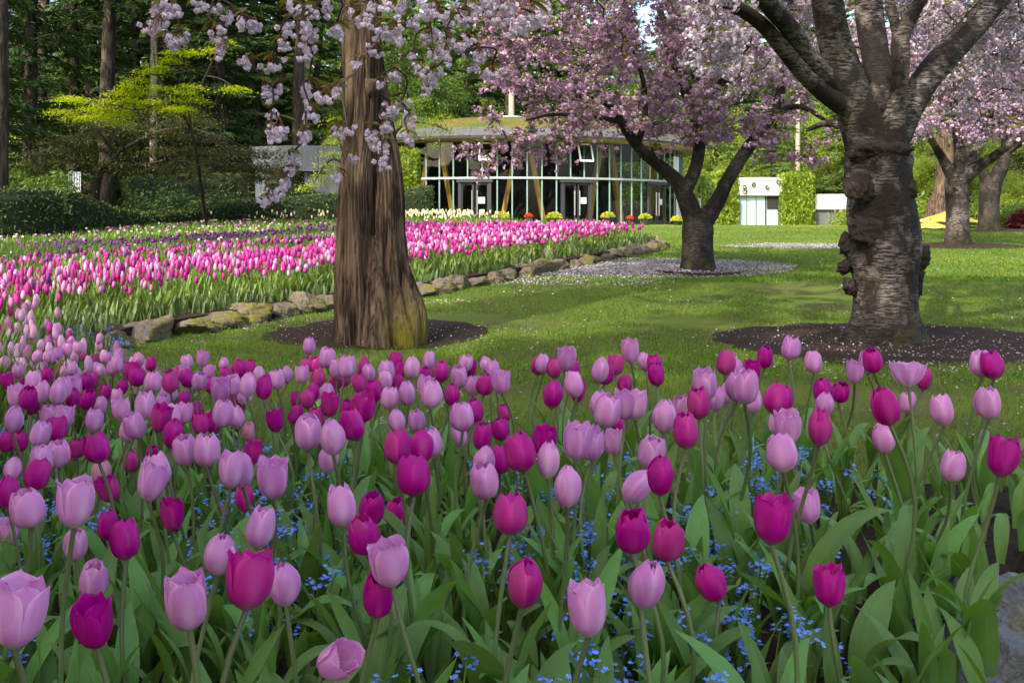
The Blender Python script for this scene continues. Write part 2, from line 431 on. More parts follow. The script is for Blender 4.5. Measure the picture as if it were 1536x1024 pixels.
M['concrete'] = plain('board_concrete', (.42, .43, .43), .85, .2, vary=.18, scale=3, bump=.3)
n_ = NT('white_concrete'); s_ = n_.noise(n_.coord('Object', (2.5, 2.5, .25)), 3, 6, .7)
M['whiteconc'] = n_.pbr(n_.mix(n_.ramp(s_, (.35, 0), (.75, 1)), (.66, .65, .61), (.44, .43, .40)), .85, .2)
n_ = NT('shaded_board_concrete'); s_ = n_.noise(n_.coord('Object', (3, 3, .12)), 4, 6, .7)
M['boardconc'] = n_.pbr(n_.mix(n_.ramp(s_, (.3, 0), (.7, 1)), (.06, .068, .076), (.15, .162, .175)), .85, .2)  # grey-blue base tone lowered to stand in for the shade on this wall
M['greydoor'] = plain('grey_painted_doors', (.11, .115, .12), .5)
M['darkmetal'] = plain('dark_door_metal', (.035, .036, .04), .4, .4)
M['steel'] = plain('brushed_steel', (.6, .6, .6), .3, .5, .9)
M['mullion'] = plain('pale_green_mullion', (.16, .25, .22), .4, .4)
M['transom'] = plain('pale_transom', (.30, .34, .34), .7, .15)
M['timber'] = plain('golden_timber', (.72, .38, .07), .5, .3, vary=.3, scale=4)
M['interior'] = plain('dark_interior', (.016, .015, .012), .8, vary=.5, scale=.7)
M['fascia'] = plain('zinc_fascia', (.075, .076, .074), .85, .1, vary=.35, scale=2)
M['soffit'] = plain('timber_soffit', (.42, .30, .14), .6)
n_ = NT('sedum_roof'); v_ = n_.coord('Object'); a_ = n_.noise(v_, .5, 5); b_ = n_.noise(v_, 5, 5, .7)
M['sedum'] = n_.pbr(n_.hsv(n_.mix(n_.ramp(a_, (.38, 0), (.6, 1)), (.06, .095, .014), (.125, .10, .026)), .5, 1, n_.math('MULTIPLY_ADD', b_, .9, .55)), .9, .1, n_.bump(b_, 1, .15))
def glassmat(name, tint, refl):
    n = NT(name); t = n.add('ShaderNodeBsdfTransparent'); t.inputs[0].default_value = tint + (1,)
    g = n.add('ShaderNodeBsdfGlossy'); g.inputs['Roughness'].default_value = .02; g.inputs[0].default_value = (.9, .95, .95, 1)
    fr = n.add('ShaderNodeFresnel'); fr.inputs[0].default_value = 1.6
    wob = n.bump(n.noise(n.coord('Object'), .8, 2), .06, .1); n.put(g.inputs['Normal'], wob)
    mx = n.add('ShaderNodeMixShader'); n.put(mx.inputs[0], n.math('MULTIPLY_ADD', fr.outputs[0], .45, refl))
    n.t.links.new(t.outputs[0], mx.inputs[1]); n.t.links.new(g.outputs[0], mx.inputs[2]); n.t.links.new(mx.outputs[0], n.out.inputs[0])
    return n.m
M['glass'] = glassmat('window_glass', (.55, .62, .60), .015)
M['glasspale'] = plain('frosted_pale_glass', (.33, .46, .46), .15, .6, vary=.1)
M['paper'] = plain('paper', (.75, .78, .78), .7, vary=.05)
M['papergreen'] = plain('pale_green_paper', (.45, .66, .52), .7, vary=.05)
M['canvas'] = plain('yellow_canvas', (.72, .47, .06), .7, vary=.1)
M['woodpole'] = plain('wood_pole', (.25, .16, .08), .6)
M['pot'] = plain('dark_planter', (.03, .03, .032), .6)
M['yelplant'] = leafmat('chartreuse_leaf', (.30, .36, .015), (.46, .46, .03), None, .3)
M['redplant'] = leafmat('red_flower', (.50, .03, .015), (.65, .10, .02), None, .2)
M['maroon'] = leafmat('maroon_leaf', (.05, .006, .010), (.11, .012, .02), None, .3)
M['signwhite'] = plain('pale_panel', (.55, .60, .66), .5, vary=.1)

# ---------------------------------------------------------------- ground, bed soil, rocks
BED = [(.35,.45),(.72,1.2),(.86,1.8),(1.10,2.3),(1.40,2.75),(1.75,3.1),(1.80,3.5),(1.3,3.7),(.6,3.72),(-.1,3.8),(-.6,4.25),(-1.1,5.05),(-1.8,6.1),(-2.6,7.2),
       (-3.45,8.6),(-4.05,9.6),(-3.98,10.5),(-3.25,12.1),(-2.44,13.6),(-1.21,15.3),(0.0,17.7),(1.25,20.2),(2.3,22.5),(3.3,24.6),(3.95,26.2),(3.9,27.8),
       (2,31),(-3,36),(-8,41),(-14,40),(-19,36),(-19,10),(-9,3),(-3.4,.45)]
BORDER = BED[12:26]
def seg_d(p, a, b):
    a, b, p = np.array(a), np.array(b), np.array(p); t = np.clip(np.dot(p-a, b-a)/np.dot(b-a, b-a), 0, 1)
    return np.linalg.norm(p - a - t*(b-a)), t
def inside(x, y, poly=BED):
    c = False; n = len(poly)
    for i in range(n):
        (x1, y1), (x2, y2) = poly[i], poly[i-1]
        if (y1 > y) != (y2 > y) and x < (x2-x1)*(y-y1)/(y2-y1)+x1: c = not c
    return c
def border_off(x, y):
    """distance from the rock border and position along it"""
    best, s, acc = 1e9, 0, 0
    for a, b in zip(BORDER[:-1], BORDER[1:]):
        d, t = seg_d((x, y), a, b); L = math.dist(a, b)
        if d < best: best, s = d, acc + t * L
        acc += L
    return best, s

# tulips read off the photograph: pixel x, y of the flower centre, pixel height, colour (p pale, m magenta, a apricot), form
TULIPS = [(20,915,112,'p','c'),(146,926,88,'m','c'),(285,894,98,'p'),(326,824,73,'p'),(369,866,98,'m','c'),(385,788,66,'p'),(329,778,36,'m'),(367,747,42,'m'),(429,873,72,'p'),(516,760,62,'p'),(507,990,74,'p','t'),
(555,762,50,'m'),(549,798,64,'m'),(592,767,42,'m'),(589,838,80,'p','c'),(567,888,73,'m'),(765,768,68,'m'),(783,866,84,'m'),(946,791,74,'m'),(1000,806,68,'m'),(962,870,82,'p'),(883,909,90,'p','c'),
(1157,775,83,'m','c'),(1216,760,50,'p'),(1079,870,58,'m'),(1244,879,62,'m','c'),(12,798,40,'p','c'),(164,788,44,'m'),(190,806,66,'m'),(113,815,48,'p'),(139,862,64,'p'),
(1282,558,35,'p'),(1311,541,36,'m'),(1301,543,34,'p'),(1363,557,46,'p','o'),(1384,568,34,'m'),(1335,606,64,'m'),(1363,604,32,'p'),(1327,657,46,'p'),(1417,615,46,'p'),(1473,546,40,'p'),(1491,548,42,'m'),(1483,604,49,'p'),(1499,684,62,'m','c'),(1424,698,48,'p'),
(1087,544,37,'m'),(1101,553,33,'p'),(1061,577,48,'p'),(1072,597,38,'p'),(1049,605,47,'m'),(1027,612,42,'p'),(1030,647,53,'m'),(1117,580,52,'p'),(1106,580,46,'p'),(1091,588,34,'p'),(1130,600,38,'p'),(1127,556,34,'m'),(1146,536,33,'m'),(1183,522,36,'p'),(1221,543,34,'p'),(1162,599,46,'m'),(1180,596,36,'m'),
(1234,586,36,'m'),(1257,587,32,'m'),(1234,606,38,'p'),(1182,640,52,'p','c'),(1164,636,34,'p'),(1175,676,64,'p'),(1228,637,63,'m'),
(806,549,28,'m'),(815,546,31,'p'),(831,552,31,'m'),(849,537,37,'p'),(859,552,30,'m'),(827,592,41,'m'),(865,576,38,'p'),(866,586,34,'m'),(897,554,40,'p'),(906,560,34,'m'),(923,548,31,'m'),(947,526,38,'p'),(937,577,30,'m'),(969,542,29,'p'),(983,547,30,'m'),(986,562,35,'m'),
(899,606,42,'p'),(907,616,50,'p'),(938,607,45,'p'),(953,607,45,'p'),(933,636,32,'m'),(863,661,58,'p','c'),(888,666,50,'p','c'),(921,663,38,'p'),(996,625,50,'p'),(973,676,52,'p'),(990,710,66,'m'),(956,730,56,'p','t'),(787,678,58,'m'),(814,662,46,'m'),(822,690,56,'p'),(852,727,68,'p'),
(518,550,34,'p'),(505,553,30,'p'),(504,572,26,'m'),(519,568,24,'m'),(545,549,28,'m'),(543,574,30,'m'),(553,559,28,'p'),(578,556,32,'p'),(579,569,33,'p'),(594,541,26,'m'),(597,556,26,'m'),(619,552,33,'p'),(643,540,26,'p'),(639,564,28,'m'),(661,557,33,'m'),(564,586,34,'m'),
(546,611,44,'m','c'),(518,613,28,'m'),(584,597,34,'p'),(613,590,36,'p'),(599,576,28,'m'),(645,592,40,'p'),(636,580,32,'p'),(690,564,34,'p'),(696,544,26,'p'),(704,553,24,'m'),(709,579,31,'p'),(725,577,32,'m'),(733,547,26,'p'),(742,555,30,'p'),(753,573,36,'p','c'),(679,593,34,'m'),(759,619,28,'m'),(753,644,33,'m'),
(694,625,44,'p'),(710,617,36,'m'),(597,631,36,'p'),(626,631,34,'p'),(597,671,52,'m'),(632,671,50,'m'),(650,664,44,'p'),(693,652,36,'p'),(722,655,42,'m'),(621,713,62,'m'),(722,692,50,'p'),(730,720,56,'p'),(750,690,42,'m'),(537,636,48,'m'),(500,655,55,'p'),
(463,519,25,'p'),(490,537,31,'p'),(303,538,26,'p'),(283,542,22,'p'),(278,558,24,'p'),(336,546,21,'p'),(310,558,24,'p'),(286,567,28,'m'),(297,571,28,'p'),(316,577,25,'m'),(266,561,24,'m'),(256,572,34,'m'),(359,553,28,'m'),(374,553,26,'m'),(340,561,22,'m'),(332,583,36,'p'),(349,576,33,'p'),(371,577,38,'p'),(366,592,30,'p'),(396,581,36,'m'),(391,562,28,'p'),(416,569,30,'p'),(431,562,26,'p'),(454,562,28,'p'),(460,548,24,'m'),(475,547,24,'m'),(478,566,30,'m'),
(275,599,26,'m'),(295,613,22,'m'),(444,598,24,'m'),(463,598,30,'m'),(471,588,28,'m'),(493,607,36,'m','c'),(491,590,34,'p'),(415,630,36,'m'),(437,621,30,'m'),(475,627,30,'m'),(332,620,42,'p'),(360,624,32,'p'),(303,635,34,'m'),(318,633,32,'m'),(353,605,28,'m'),(462,648,53,'p'),(376,648,30,'a'),(378,678,36,'m','c'),(281,673,48,'p'),(309,675,50,'p'),(256,650,44,'m'),(346,704,56,'p','c'),(364,704,52,'p'),(258,622,34,'p'),(274,620,33,'p'),(490,688,44,'p'),(410,717,62,'p','c'),
(25,594,34,'p'),(40,597,34,'m'),(48,607,30,'m'),(62,588,33,'p'),(84,589,37,'p'),(92,582,34,'p'),(56,602,28,'m'),(107,597,30,'m'),(128,598,32,'m'),(112,580,32,'p'),(151,608,28,'p'),(131,571,28,'m'),(140,571,26,'m'),(157,588,24,'m'),(181,580,24,'m'),(176,596,26,'p'),(183,614,32,'p'),(216,609,42,'p'),(240,606,30,'p'),(236,627,42,'m'),(207,565,29,'m'),(194,555,27,'m'),(234,573,32,'p'),(226,573,30,'p'),(254,572,28,'m'),
(18,629,39,'p'),(54,650,40,'p'),(86,644,38,'m'),(72,622,30,'p'),(95,626,36,'p'),(9,662,32,'m'),(30,661,32,'m'),(139,631,34,'p'),(190,646,34,'p'),(208,637,41,'p'),(252,590,30,'p'),(64,690,46,'p'),(88,679,42,'p'),(115,672,30,'m'),(106,680,28,'m'),(149,672,45,'m'),(150,708,38,'a'),(197,691,33,'m'),(171,732,40,'m'),(16,703,36,'p'),(50,712,46,'m'),(13,739,48,'m'),(239,706,50,'p'),(222,724,56,'p'),(228,680,28,'m'),(46,757,66,'p'),(111,750,83,'p'),(259,771,51,'m'),
(53,534,21,'p'),(75,535,21,'p'),(88,530,20,'p'),(100,524,20,'p'),(118,521,19,'p'),(105,512,16,'p'),(104,499,14,'p'),(110,552,22,'p'),(112,537,15,'p'),(126,533,17,'m'),(156,536,19,'p'),(179,533,20,'p'),(177,546,25,'p'),(168,551,22,'p'),(155,555,21,'p'),(211,538,22,'p'),(226,546,22,'m'),(150,519,15,'p'),(150,507,14,'p'),(27,555,25,'p'),(6,544,20,'p'),(13,571,25,'m'),(50,570,30,'p'),(69,562,22,'m'),(79,566,20,'m'),(96,558,20,'p'),(89,557,18,'m'),(32,552,20,'p'),(45,541,16,'m'),(38,577,24,'m')]


# bed surface: fitted to the heights at which the listed tulips stand
_A, _b = [], []
for (px, py, hp, c, *k) in TULIPS:
    if hp < 24 or (k and k[0] in 'ob'): continue
    Y = .083 * F / hp
    p = at(px, py + hp * .5, min(Y, 6))
    _A.append([1, p[0], p[1], p[1]**2]); _b.append(p[2] - .42)
_A, _b = np.array(_A), np.array(_b)
for _ in range(6):
    cf = np.linalg.lstsq(_A, _b, rcond=None)[0]; r_ = np.abs(_A @ cf - _b); keep = r_ < max(.06, np.percentile(r_, 88))
    _A, _b = _A[keep], _b[keep]
print('BEDFIT', cf, 'n', len(_b))
def zb(x, y):
    yy = min(max(y, 1.0), 6.5)
    zn = min(.46, max(.08, float(np.dot(cf, [1, min(2.2, max(-2.6, x)), yy, yy*yy]))))
    zf = float(ter(x, y)) + .17
    w = smooth(4.5, 9, y)
    return max(float(ter(x, y)) + .07, zn * (1 - w) + zf * w)

# lawn: one sheet to the horizon, finer near the camera
mb = MB()
ys = np.concatenate([np.arange(-30, 0, 3), np.arange(0, 30, .35), np.arange(30, 70, 1.5), np.linspace(70, 400, 30)])
xs = np.concatenate([np.linspace(-300, -40, 14), np.arange(-38, -12, 2), np.arange(-12, 16, .35), np.arange(16, 40, 2), np.linspace(42, 300, 14)])
X, Y = np.meshgrid(xs, ys)
Z = ter(X, Y)
Z = Z + np.vectorize(lambda a, b: .025 * n3(a * .5, b * .5, 0))(X, Y) * ((Y > 3) & (Y < 45))
mb.grid(np.stack([X, Y, Z], -1))
tag(mb.build('lawn', M['grass'], smooth=True), 'mown green lawn rising gently towards the buildings', 'lawn', kind='structure')
def lawn_z(x, y): return float(ter(x, y)) + (.025 * n3(x * .5, y * .5, 0) if 3 < y < 45 else 0)

# soil of the raised bed
pts = [Vector(p) for p in BED]; n0 = len(pts)
for yv in np.concatenate([np.arange(.6, 10, .22), np.arange(10, 42, .7)]):
    st = .22 if yv < 10 else .7
    for xv in np.arange(-19, 4, st):
        if xv < -6 and yv < 10 and int(xv / st) % 3: continue
        if inside(xv, yv) and min(math.dist((xv, yv), p) for p in BED) > .12:
            pts.append(Vector((xv + random.uniform(-.04, .04), yv + random.uniform(-.04, .04))))
vo, _, fo, *_ = delaunay_2d_cdt(pts, [], [list(range(n0))], 1, 1e-5)
V = np.array([(p.x, p.y, zb(p.x, p.y) + .018 * n3(p.x * 7, p.y * 7, 3)) for p in vo])
mb = MB(); mb.tris(V, np.array(fo))
EB = []
for a_, b_ in zip(BED, BED[1:] + BED[:1]):
    for t_ in np.linspace(0, 1, 7)[:-1]: EB.append((a_[0] + (b_[0]-a_[0])*t_, a_[1] + (b_[1]-a_[1])*t_))
EB.append(EB[0]); EB = [(x, y, n3(x*6, y*6, 7)) for x, y in EB]
mb.grid(np.array([[(x, y, float(ter(x, y)) - .03), (x + .05*q, y + .05*q, (zb(x, y) + float(ter(x, y)))/2), (x, y, zb(x, y) + .004)] for x, y, q in EB]))
tag(mb.build('soil', M['soil'], smooth=True), 'dark bare soil of the raised tulip bed', 'soil', kind='structure')

def rock_mesh(seed, sx, sy, sz, n=13):
    """an angular field stone: subdivided cube pushed about by noise and cut by a few planes"""
    r = np.random.default_rng(seed)
    th, ph = np.meshgrid(np.linspace(0, 2*np.pi, 2*n, endpoint=False), np.linspace(0, np.pi, n))
    D = np.stack([np.sin(ph)*np.cos(th), np.sin(ph)*np.sin(th), np.cos(ph)], -1)
    s = np.ones(D.shape[:2]) * 1.25
    for k in range(11):
        nrm = r.normal(size=3); nrm /= np.linalg.norm(nrm); d = r.uniform(.72, 1.0)
        dp = D @ nrm; s = np.where(dp > .05, np.minimum(s, d / np.maximum(dp, .05)), s)
    o = r.uniform(0, 50, 3)
    for i in range(n):
        for j in range(2*n):
            q = D[i, j] * 2 + o
            s[i, j] *= 1 + .13 * n3(*q) + .07 * n3(*(q * 3)) + .045 * n3(*(q * 7))
    P = D * s[..., None] * np.array([sx, sy, sz]) / 2
    m = MB(); m.grid(P, closed=True)
    return m
BL = [math.dist(a, b) for a, b in zip(BORDER[:-1], BORDER[1:])]
def border_at(s):
    for (a, b), L in zip(zip(BORDER[:-1], BORDER[1:]), BL):
        if s <= L: t = s / L; return np.array(a)*(1-t)+np.array(b)*t, math.atan2(b[1]-a[1], b[0]-a[0])
        s -= L
    return np.array(BORDER[-1]), ang
s, k = 1.2, 0
ROCKS = []
while s < sum(BL):
    p, ang = border_at(s); d = p[1]
    L = random.uniform(.42, .8) if d < 16 else random.uniform(.55, .95)
    ROCKS.append((p, ang, L)); s += L * .86; k += 1
words = ['mossy brown', 'sharp-edged tan', 'low flat grey-brown', 'rounded sandy', 'cracked brown', 'blocky ochre']
ORD = ['first','second','third','fourth','fifth','sixth','seventh','eighth','ninth','tenth','eleventh','twelfth','thirteenth','fourteenth','fifteenth','sixteenth','seventeenth','eighteenth','nineteenth','twentieth']
def ordw(i):
    """1-based ordinal in words"""
    if i <= 20: return ORD[i-1]
    tens = {2:'twenty',3:'thirty',4:'forty',5:'fifty',6:'sixty',7:'seventy',8:'eighty',9:'ninety'}
    if i % 10 == 0: return tens[i//10][:-1] + 'ieth'
    return tens[i//10] + '-' + ORD[i % 10 - 1]
for k, (p, ang, L) in enumerate(ROCKS):
    h = random.uniform(.12, .22)
    m = rock_mesh(100 + k, L, random.uniform(.34, .5), h * 1.7, n=24)
    o = m.build('border_rock', M['rock'], smooth=False, loc=(p[0], p[1], lawn_z(*p) + h * .28), rot=(random.uniform(-.12, .12), random.uniform(-.1, .1), ang + random.uniform(-.2, .2)))
    i = k + 1; j = len(ROCKS) - k
    where = f'{ordw(i)} from the near left end of the lawn edge' if i <= len(ROCKS)//2 else f'{ordw(j)} from the far right tip of the bed'
    tag(o, f'{words[k % 6]} edging rock, {where}', 'rock', 'rocks edging the tulip bed')
for (px, py, Y, sx, sy, sz, lab) in [
    (1496, 948, 2.32, .36, .32, .27, 'large smooth grey-blue rock at the bottom right corner of the photo'),
    (1462, 1022, 2.02, .27, .22, .17, 'rough grey rock lowest of the two at the bottom right'),
    (1560, 1010, 2.15, .22, .28, .24, 'grey rock cut by the right edge below the leaning leaves'),
    (1700, 850, 2.75, .34, .3, .26, 'grey rock beyond the right edge behind the corner rocks'), (1740, 780, 3.1, .36, .3, .28, 'grey rock farthest right beside the near bed'), (1690, 745, 3.55, .34, .3, .28, 'grey rock at the far right corner of the near bed'),
    (128, 556, 7.9, .62, .4, .34, 'flat grey edging rock half hidden behind the pink tulips at left')]:
    p = at(px, py, Y); m = rock_mesh(int(px), sx, sy, sz, n=34)
    tag(m.build('grey_rock', M['rockgrey'], loc=tuple(p), rot=(0, .06, .3)), lab, 'rock')

def ground_disc(name, px, py, rx, ry, mat, lab, seed=0, dz=.006):
    c = hit(px, py); m = MB(); N = 48
    rings = []
    for q in np.linspace(0, 1, 9):
        row = []
        for t in np.arange(N) * 2 * np.pi / N:
            w = 1 + .16 * n3(math.cos(t) * 1.5 + seed, math.sin(t) * 1.5, 1) + .09 * n3(math.cos(t) * 5 + seed, math.sin(t) * 5, 1) + .05 * n3(math.cos(t) * 13, math.sin(t) * 13, seed)
            x, y = c[0] + rx * q * w * math.cos(t), c[1] + ry * q * w * math.sin(t)
            row.append((x, y, lawn_z(x, y) + dz + .035 * (1 - q**6) + .018 * n3(x * 5, y * 5, 2) * (1 - q**4)))
        rings.append(row)
    m.grid(np.array(rings), closed=True)
    tag(m.build(name, mat, smooth=True), lab, 'soil', kind='structure')
    return c
RINGS = [(572, 500, 1.25, 1.2, 0), (1345, 514, 1.95, 1.45, 3), (1050, 409, .85, .9, 5), (1445, 369, 1.6, 1.3, 8), (1480, 346, 2.0, 1.5, 9)]
RC = [ground_disc('soil', px, py, rx, ry, M['soil'], 'ring of dark bare soil round a tree in the lawn', sd) + (0,) if False else ground_disc('soil', px, py, rx, ry, M['soil'], 'ring of dark bare soil round a tree in the lawn', sd) for px, py, rx, ry, sd in RINGS]
def in_ring(x, y):
    return any(((x-c[0])/rx)**2 + ((y-c[1])/ry)**2 < .93 for c, (_, _, rx, ry, _) in zip(RC, RINGS))

# grass blades (stuff) and fallen petals (stuff)
def scatter(n, y0, y1, power=1.0):
    out = []
    while len(out) < n:
        y = y0 + (y1 - y0) * random.random() ** power
        x = random.uniform(-.70, .72) * y
        if inside(x, y) or in_ring(x, y) or (y < 17 and n3(x*.55, y*.45, 31) > .12 + .35*random.random()): continue
        out.append((x, y, lawn_z(x, y)))
    return np.array(out)
mb = MB()
bt = np.array([[-.5,0,0],[.5,0,0],[.35,.25,.55],[-.35,.25,.55],[.06,.75,1.0],[-.06,.75,1.0]]); bf = [[0,1,2,3],[3,2,4,5]]
for n, y0, y1, hgt, wid in [(80000, 2.0, 8.5, .034, .0035), (105000, 8, 18, .036, .007), (88000, 17, 40, .042, .016)]:
    L = scatter(n, y0, y1, 1.0 if y0 < 10 else 1.2); a = rng.uniform(0, 2*np.pi, n); h = hgt * rng.uniform(.45, 1.25, n)
    Mx = rotz(a) * np.stack([np.full(n, wid), h * rng.uniform(.2, 1.2, n), h], -1)[:, None, :]
    mb.bake(bt, bf, Mx, L)
tag(mb.build('grass', M['blade']), 'short green grass blades of the lawn', 'grass', kind='stuff')
mb = MB()
pt = np.array([[-.5,-.5,0],[.5,-.5,.15],[.5,.5,.3],[-.5,.5,.1]])
Ls = list(scatter(3000, 3.6, 14, .9)) + list(scatter(3600, 12, 34, 1))
keep = [p for p in Ls if n3(p[0]*.7, p[1]*.7, 9) > -.25 + .5 * random.random()]
for (px, py, rx, ry, n) in [(960, 402, 3.0, 2.4, 15000), (1070, 398, 1.7, 1.6, 4500), (880, 408, 1.9, 1.0, 3500), (1225, 370, 2.6, 1.1, 6500), (800, 418, 1.4, .8, 700), (1360, 520, 2.6, 1.5, 900), (610, 505, 1.5, 1.0, 350), (1420, 545, 2.5, 1.2, 900), (330, 490, 1.6, .5, 500), (760, 425, 3, .5, 900), (560, 455, 1.6, .35, 400)]:
    c = hit(px, py)
    for _ in range(n):
        a, q = random.uniform(0, 6.283), random.random() ** .7
        x, y = c[0] + rx * q * math.cos(a), c[1] + ry * q * math.sin(a)
        if inside(x, y): continue
        keep.append((x, y, lawn_z(x, y) + (.045 if in_ring(x, y) else 0)))
keep = np.array(keep); n = len(keep); keep[:, 2] += rng.uniform(.006, .036, n)
sz = rng.uniform(.008, .017, n) * np.where(keep[:, 1] > 14, 1.7, 1)
tilt = np.einsum('nij,njk->nik', rotz(rng.uniform(0, 6.28, n)), rotx(rng.normal(0, .4, n)))
mb.bake(pt, [[0,1,2,3]], tilt * sz[:, None, None], keep)
tag(mb.build('fallen_petals', M['petalfall']), 'pale fallen cherry petals scattered over the lawn', 'petals', kind='stuff')

# ---------------------------------------------------------------- buildings
def glass_pavilion():
    C = np.array([-.2, 60.4]); Rr = 10.4; z0 = float(ter(0, 50)) - .02; zt, zd, ze = 3.58, 3.50, 5.42
    root = thing('glass_pavilion', 'round two-storey glass pavilion with slanting timber columns under a mossy green roof', 'building', (C[0], C[1], 0))
    def P(th, r, z): return (r*math.sin(th), -r*math.cos(th), z)     # local to the root
    def arc(name, mat, r0, r1, za, zb_, a0, a1, n=72, smooth_=True, parent=root):
        m = MB(); th = np.linspace(a0, a1, n)
        G = np.array([[P(t, r0, za), P(t, r1, za), P(t, r1, zb_), P(t, r0, zb_), P(t, r0, za)] for t in th])
        m.grid(G); m.ngon(G[0][:4]); m.ngon(G[-1][:4][::-1])
        return m.build(name, mat, parent)
    A0, A1 = R(-86), R(92)
    step = R(4.15)
    N = int((A1 - A0) / step)
    doors = [R(-9.2), R(19.5), R(50)]
    for i in range(N + 1):
        t = A0 + i * step
        ds = [d for d in doors if abs(t - d) < R(4.6)]
        m = MB(); m.bar(P(t, Rr, zt if ds else z0), P(t, Rr, ze), .07, .10); m.build('mullion', M['mullion'], root)
        if i < N:
            mid = t + step / 2
            w = 2 * Rr * math.sin(step/2) - .06
            for za, zb_ in ((z0, zt), (zt, ze)):
                if za == z0 and any(abs(mid - d) < R(4.3) for d in doors): continue
                m = MB(); a, b = P(t + .003, Rr, za + .02), P(t + step - .003, Rr, za + .02)
                m.quads([a, b, (b[0], b[1], zb_ - .02), (a[0], a[1], zb_ - .02)], [[0, 1, 2, 3]])
                m.build('window_pane', M['glass'], root)
    arc('transom', M['transom'], Rr - .06, Rr + .12, zt - .05, zt + .06, A0, A1)
    arc('sill', M['darkmetal'], Rr - .1, Rr + .08, z0 - .3, z0 + .10, A0, A1)
    for d in doors:
        hw = R(4.25)
        a, b = Vector(P(d - hw, Rr + .05, z0)), Vector(P(d + hw, Rr + .05, z0)); u = (b - a).normalized(); W_ = (b - a).length
        rot = Matrix.Rotation(math.atan2(u.y, u.x), 4, 'Z'); nrm = Vector((u.y, -u.x, 0))
        fr = MB()
        for f_ in (0, 1): fr.box(tuple(a.lerp(b, f_) + Vector((0, 0, 1.13))), (.14, .18, 2.26), rot=rot)
        fr.box(tuple(a.lerp(b, .5) + Vector((0, 0, 2.24))), (W_ + .3, .30, .17), rot=rot)
        fo = fr.build('door_frame', M['darkmetal'], root)
        for k in (0, 1):
            c = a.lerp(b, .25 + .5 * k)
            m = MB(); ww = W_ / 2 - .09
            for q in (-1, 1): m.box(tuple(c + u * q * (ww/2 - .05) + Vector((0, 0, 1.08))), (.10, .06, 2.10), rot=rot)
            m.box(tuple(c + Vector((0, 0, .14))), (ww - .2, .058, .22), rot=rot); m.box(tuple(c + Vector((0, 0, 2.08))), (ww - .2, .058, .1), rot=rot)
            do = m.build('door', M['darkmetal'], root)
            g = MB(); v0, v1 = c - u*(ww/2 - .1), c + u*(ww/2 - .1)
            g.quads([(v0.x, v0.y, z0 + .25), (v1.x, v1.y, z0 + .25), (v1.x, v1.y, z0 + 2.03), (v0.x, v0.y, z0 + 2.03)], [[0,1,2,3]]); g.build('door_glass', M['glass'], do)
            h = MB(); hp = c + u * (1 - 2*k) * (ww/2 - .09) + nrm * .09; h.bar(hp + Vector((0,0,.5)), hp + Vector((0,0,1.75)), .05, .04)
            for zz in (.6, 1.65): h.bar(hp + Vector((0,0,zz)), hp - nrm*.1 + Vector((0,0,zz)), .03)
            h.build('handle', M['steel'], do)
        pp = a.lerp(b, .72) + nrm * .05
        m = MB(); m.box(tuple(pp + Vector((0, 0, 1.25))), (.36, .012, .32), rot=rot); m.build('notice', M['papergreen'], root)
    # white top-hung vents standing open
    for px in (731, 877):
        th = math.asin(((px - 768) / F * 50.3 + .2) / Rr); w = R(3.9)
        a, b = Vector(P(th - w/2, Rr + .04, ze - .95)), Vector(P(th + w/2, Rr + .04, ze - .95)); u = (b-a).normalized(); nrm = Vector((u.y, -u.x, 0))
        o = nrm * .32; m = MB(); top = Vector((0, 0, .85))
        m.bar(a + o, b + o, .10); m.bar(a + top, b + top, .07); m.bar(a + o, a + top, .07); m.bar(b + o, b + top, .07)
        wv = m.build('open_vent', M['paper'], root)
        g = MB(); g.quads([tuple(a+o), tuple(b+o), tuple(b+top), tuple(a+top)], [[0,1,2,3]]); g.build('pane', M['glass'], wv)
    # timber columns leaning together in pairs behind the glass
    for apex in (-50, -23, 4.5, 32, 60):
        for sgn in (-1, 1):
            ft, tp = R(apex + sgn * 6.6), R(apex + sgn * 1.7)
            m = MB(); m.bar(P(ft, Rr - .75, z0), P(tp, Rr - .75, ze + .1), .24, .24); m.build('column', M['timber'], root)
    # inside: floor, back wall, counter; outside: soffit, fascia, planted roof
    m = MB(); n = 48
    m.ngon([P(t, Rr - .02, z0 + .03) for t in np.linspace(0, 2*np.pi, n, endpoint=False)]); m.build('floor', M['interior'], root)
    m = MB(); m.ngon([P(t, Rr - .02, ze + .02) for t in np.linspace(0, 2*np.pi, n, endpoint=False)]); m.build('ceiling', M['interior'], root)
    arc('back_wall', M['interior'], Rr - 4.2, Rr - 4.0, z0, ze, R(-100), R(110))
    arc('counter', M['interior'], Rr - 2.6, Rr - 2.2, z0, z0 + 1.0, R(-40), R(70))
    m = MB(); th = np.linspace(0, 2*np.pi, 97)
    G = np.array([[P(t, Rr - .1, ze), P(t, Rr + .95, ze + .06), P(t, Rr + 1.05, ze + .10)] for t in th]); m.grid(G); m.build('soffit', M['soffit'], root, True)
    m = MB(); G = np.array([[P(t, Rr + 1.05, ze + .10), P(t, Rr + 1.10, ze + .22), P(t, Rr + .62, ze + .66), P(t, Rr + .40, ze + .66)] for t in th]); m.grid(G); fo = m.build('fascia', M['fascia'], root)
    m = MB(); G = np.array([[P(t, q * (Rr + .5), ze + .62 + 1.5 * (1 - q**2) + .05*n3(6*q*math.sin(t), 6*q*math.cos(t), 0)) for q in np.linspace(1, 0.02, 24)] for t in th]); m.grid(G); rf = m.build('roof', M['sedum'], root, True)
    m = MB(); G = np.array([[P(t, r_, z) for r_, z in ((1.5, ze + 1.9), (1.5, ze + 2.2), (.8, ze + 2.33), (.02, ze + 2.38))] for t in th]); m.grid(G); m.build('skylight', M['glasspale'], rf, True)
